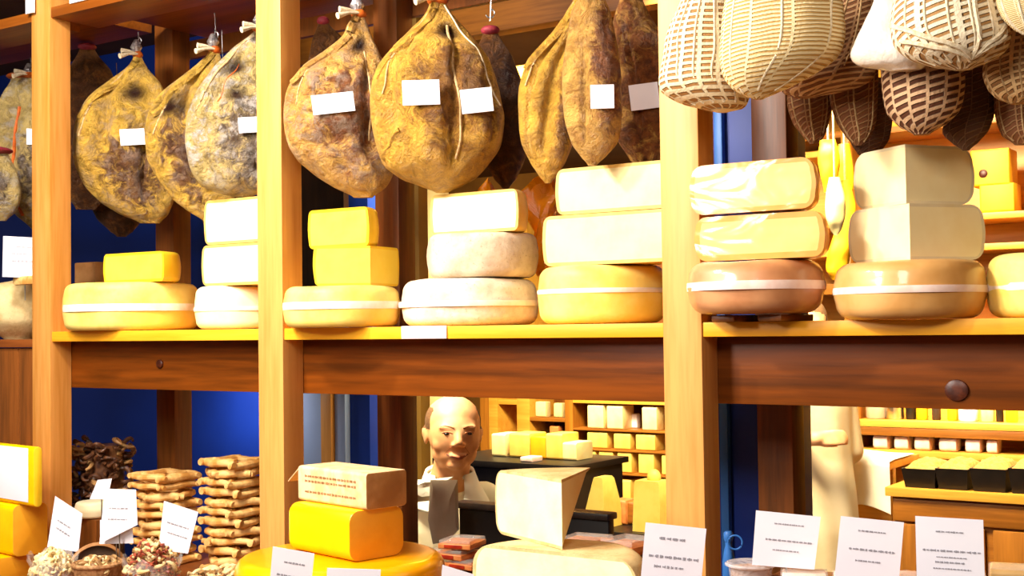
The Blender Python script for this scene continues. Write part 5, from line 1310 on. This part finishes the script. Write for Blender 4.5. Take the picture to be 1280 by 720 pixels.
for q in (-1, 1):
    kn = B(-.04+q*.10, .12, FZ+.46); an = B(-.04+q*.10, .20, FZ+.11); capsule(mb, B(-.04+q*.09, .20, -.68), .10, kn, .070); capsule(mb, kn, .070, an, .058)
mb.ell(B(-.04, .20, -.67), (.175, .14, .10)); O('trousers', remesh(mb, .012, 3), 'trouser', man, ang=180)
for q in (-1, 1): mb = MB(); capsule(mb, B(-.04+q*.10, .20, FZ+.05), .045, B(-.04+q*.11, .05, FZ+.042), .040); O('shoe', mb, 'black', man)
# low black counter before him
YL = 3.27
lk = E('black_counter', (at(650, 640, YL).x, YL, 0)); T(lk, 'low black counter with a metal ledge right before the smiling man', 'counter')
z_ = at(620, 630, YL).z; a, b_ = at(574, 640, YL).x, at(760, 640, YL).x
bxp('counter_body', lk, (a, YL, 0), (b_, YL+.035, z_-.022), 'black'); bxp('metal_ledge', lk, (a-.01, YL-.02, z_-.021), (b_+.01, YL+.04, z_), 'darkmetal', .006)
# big folded paper sheet in front of him
o = crumple('folded_paper', [(538, 600), (572, 600), (574, 662), (556, 678), (541, 680), (535, 650)], 3.18, 'greyfab', 'grey beige folded paper standing before the smiling man', 'paper', .012, 9)
o = crumple('white_cloth_bundle', [(508, 608), (530, 600), (566, 596), (560, 612), (542, 625), (520, 628), (508, 622)], 3.20, 'cloth', 'white crumpled paper beside the grey beige folded sheet', 'paper', .02, 12)

# person in the white coat, right
P2 = at(1014, 560, 4.95); pn = E('person', (P2.x, 4.95, 0)); T(pn, 'person in a long white coat with folded forearm, head hidden by the shelf', 'person')
B2 = Matrix.Rotation(face_angle(P2), 4, 'Z')
def Q(x, y, z): return B2 @ Vector((x, y, z))
mb = MB(); H2 = Matrix.Translation(Q(0, -.01, 1.60)) @ B2; head_mb(mb, None, H2, .98)
capsule(mb, Q(0, 0, 1.52), .052, Q(0, .01, 1.42), .058); capsule(mb, Q(-.12, .02, 1.38), .05, Q(.12, .02, 1.38), .05); mb.ell(Q(0, .02, 1.24), (.12, .09, .17)); mb.ell(Q(0, .02, 1.02), (.12, .09, .16)); mb.ell(Q(0, .02, .90), (.13, .10, .13))
za = P2.z+.06
el1 = Q(-.24, -.06, za-.02); wr1 = Q(.02, -.20, za-.005)
capsule(mb, Q(-.16, .02, 1.38), .046, el1, .038); capsule(mb, el1, .040, wr1, .029); hand(mb, wr1, Q(.12, -.19, za)-wr1, Q(0, -1, .2), .92, .95, -1, .1)
el2 = Q(.15, .06, 1.10); wr2 = Q(.10, -.02, .92)
capsule(mb, Q(.13, .03, 1.36), .044, el2, .036); capsule(mb, el2, .036, Q(.05, -.06, za-.02), .027); hand(mb, Q(.05, -.06, za-.02), Q(-1, -.3, 0), Q(0, 0, 1), 1, .35, -1)
for q in (-1, 1):
    capsule(mb, Q(q*.09, .02, .88), .070, Q(q*.10, 0, .48), .054); capsule(mb, Q(q*.10, 0, .48), .052, Q(q*.10, .03, .09), .038); capsule(mb, Q(q*.10, .03, .07), .036, Q(q*.11, -.12, .035), .032)
me = remesh(mb, .008, 3); face_paint(me, H2.inverted(), .98, {'full': 1}); O('body', me, SK, pn, ang=180)
mb = MB(); Rg = []
W_ = [.12, .165, .160, .160, .172, .180, .176, .17, .165, .165]
for i in range(26):
    t = i/25; z = 1.44-t*1.02; k = t*8; wd = W_[int(k)]*(1-(k-int(k)))+W_[int(k)+1]*(k-int(k))
    Rg.append([Q(wd*math.cos(2*PI*j/64)*(1+.02*math.sin(j*.98+z*9)*t*2), .80*wd*math.sin(2*PI*j/64)*(1+.06*math.sin(j*.8+z*7)*t*2)+.01, z) for j in range(64)])
mb.rings(Rg)
capsule(mb, Q(-.15, .02, 1.37), .066, Q(-.235, -.05, za+.05), .058); capsule(mb, Q(.11, .02, 1.37), .064, Q(.15, .06, 1.10), .058); capsule(mb, Q(.15, .06, 1.10), .058, Q(.04, .0, 1.09), .05)
O('white_coat', remesh(mb, .010, 3), 'coat', pn, ang=180)
for q in (-1, 1): mb = MB(); capsule(mb, Q(q*.10, .04, .05), .045, Q(q*.11, -.12, .042), .040); O('shoe', mb, 'black', pn)

# far figure in a white shirt
P3 = at(636, 518, 9.6); pf = E('person', (P3.x, 9.6, 0)); T(pf, 'tiny distant person in a white shirt and dark cap between the bookcase uprights', 'person')
h3 = P3.z; mb = MB(); H3 = Matrix.Translation(Vector((0, 0, h3))) @ Matrix.Rotation(face_angle(P3), 4, 'Z'); head_mb(mb, None, H3, .95)
capsule(mb, (0, 0, h3-.08), .05, (0, 0, h3-.18), .056); capsule(mb, (-.14, 0, h3-.22), .055, (.14, 0, h3-.22), .055); mb.ell((0, 0, h3-.36), (.15, .11, .18)); mb.ell((0, .01, h3-.60), (.15, .12, .16))
for s in (-1, 1):
    capsule(mb, (s*.18, 0, h3-.23), .046, (s*.21, -.02, h3-.50), .036); capsule(mb, (s*.21, -.02, h3-.50), .035, (s*.12, -.18, h3-.60), .025); hand(mb, (s*.12, -.18, h3-.60), (0, -1, -.1), (0, 0, 1), 1, .35, s)
    capsule(mb, (s*.09, .02, h3-.68), .078, (s*.10, 0, .44), .053); capsule(mb, (s*.10, 0, .44), .05, (s*.10, .03, .08), .037); capsule(mb, (s*.10, .03, .06), .035, (s*.11, -.12, .035), .03)
me = remesh(mb, .012, 2); face_paint(me, H3.inverted(), .95, {}); O('body', me, SK, pf, ang=180)
mb = MB(); capsule(mb, (-.15, 0, h3-.22), .068, (.15, 0, h3-.22), .068); mb.ell((0, 0, h3-.36), (.17, .13, .20)); mb.ell((0, .01, h3-.56), (.17, .14, .18))
for s in (-1, 1): capsule(mb, (s*.18, 0, h3-.23), .062, (s*.21, -.02, h3-.50), .052)
O('shirt', remesh(mb, .014, 2), 'cloth', pf, ang=180)
mb = MB(); mb.ell((0, .01, h3+.075), (.085, .10, .055), 24, 12); mb.ell((0, -.09, h3+.055), (.06, .05, .008), 16, 8); O('cap', mb, 'black', pf)
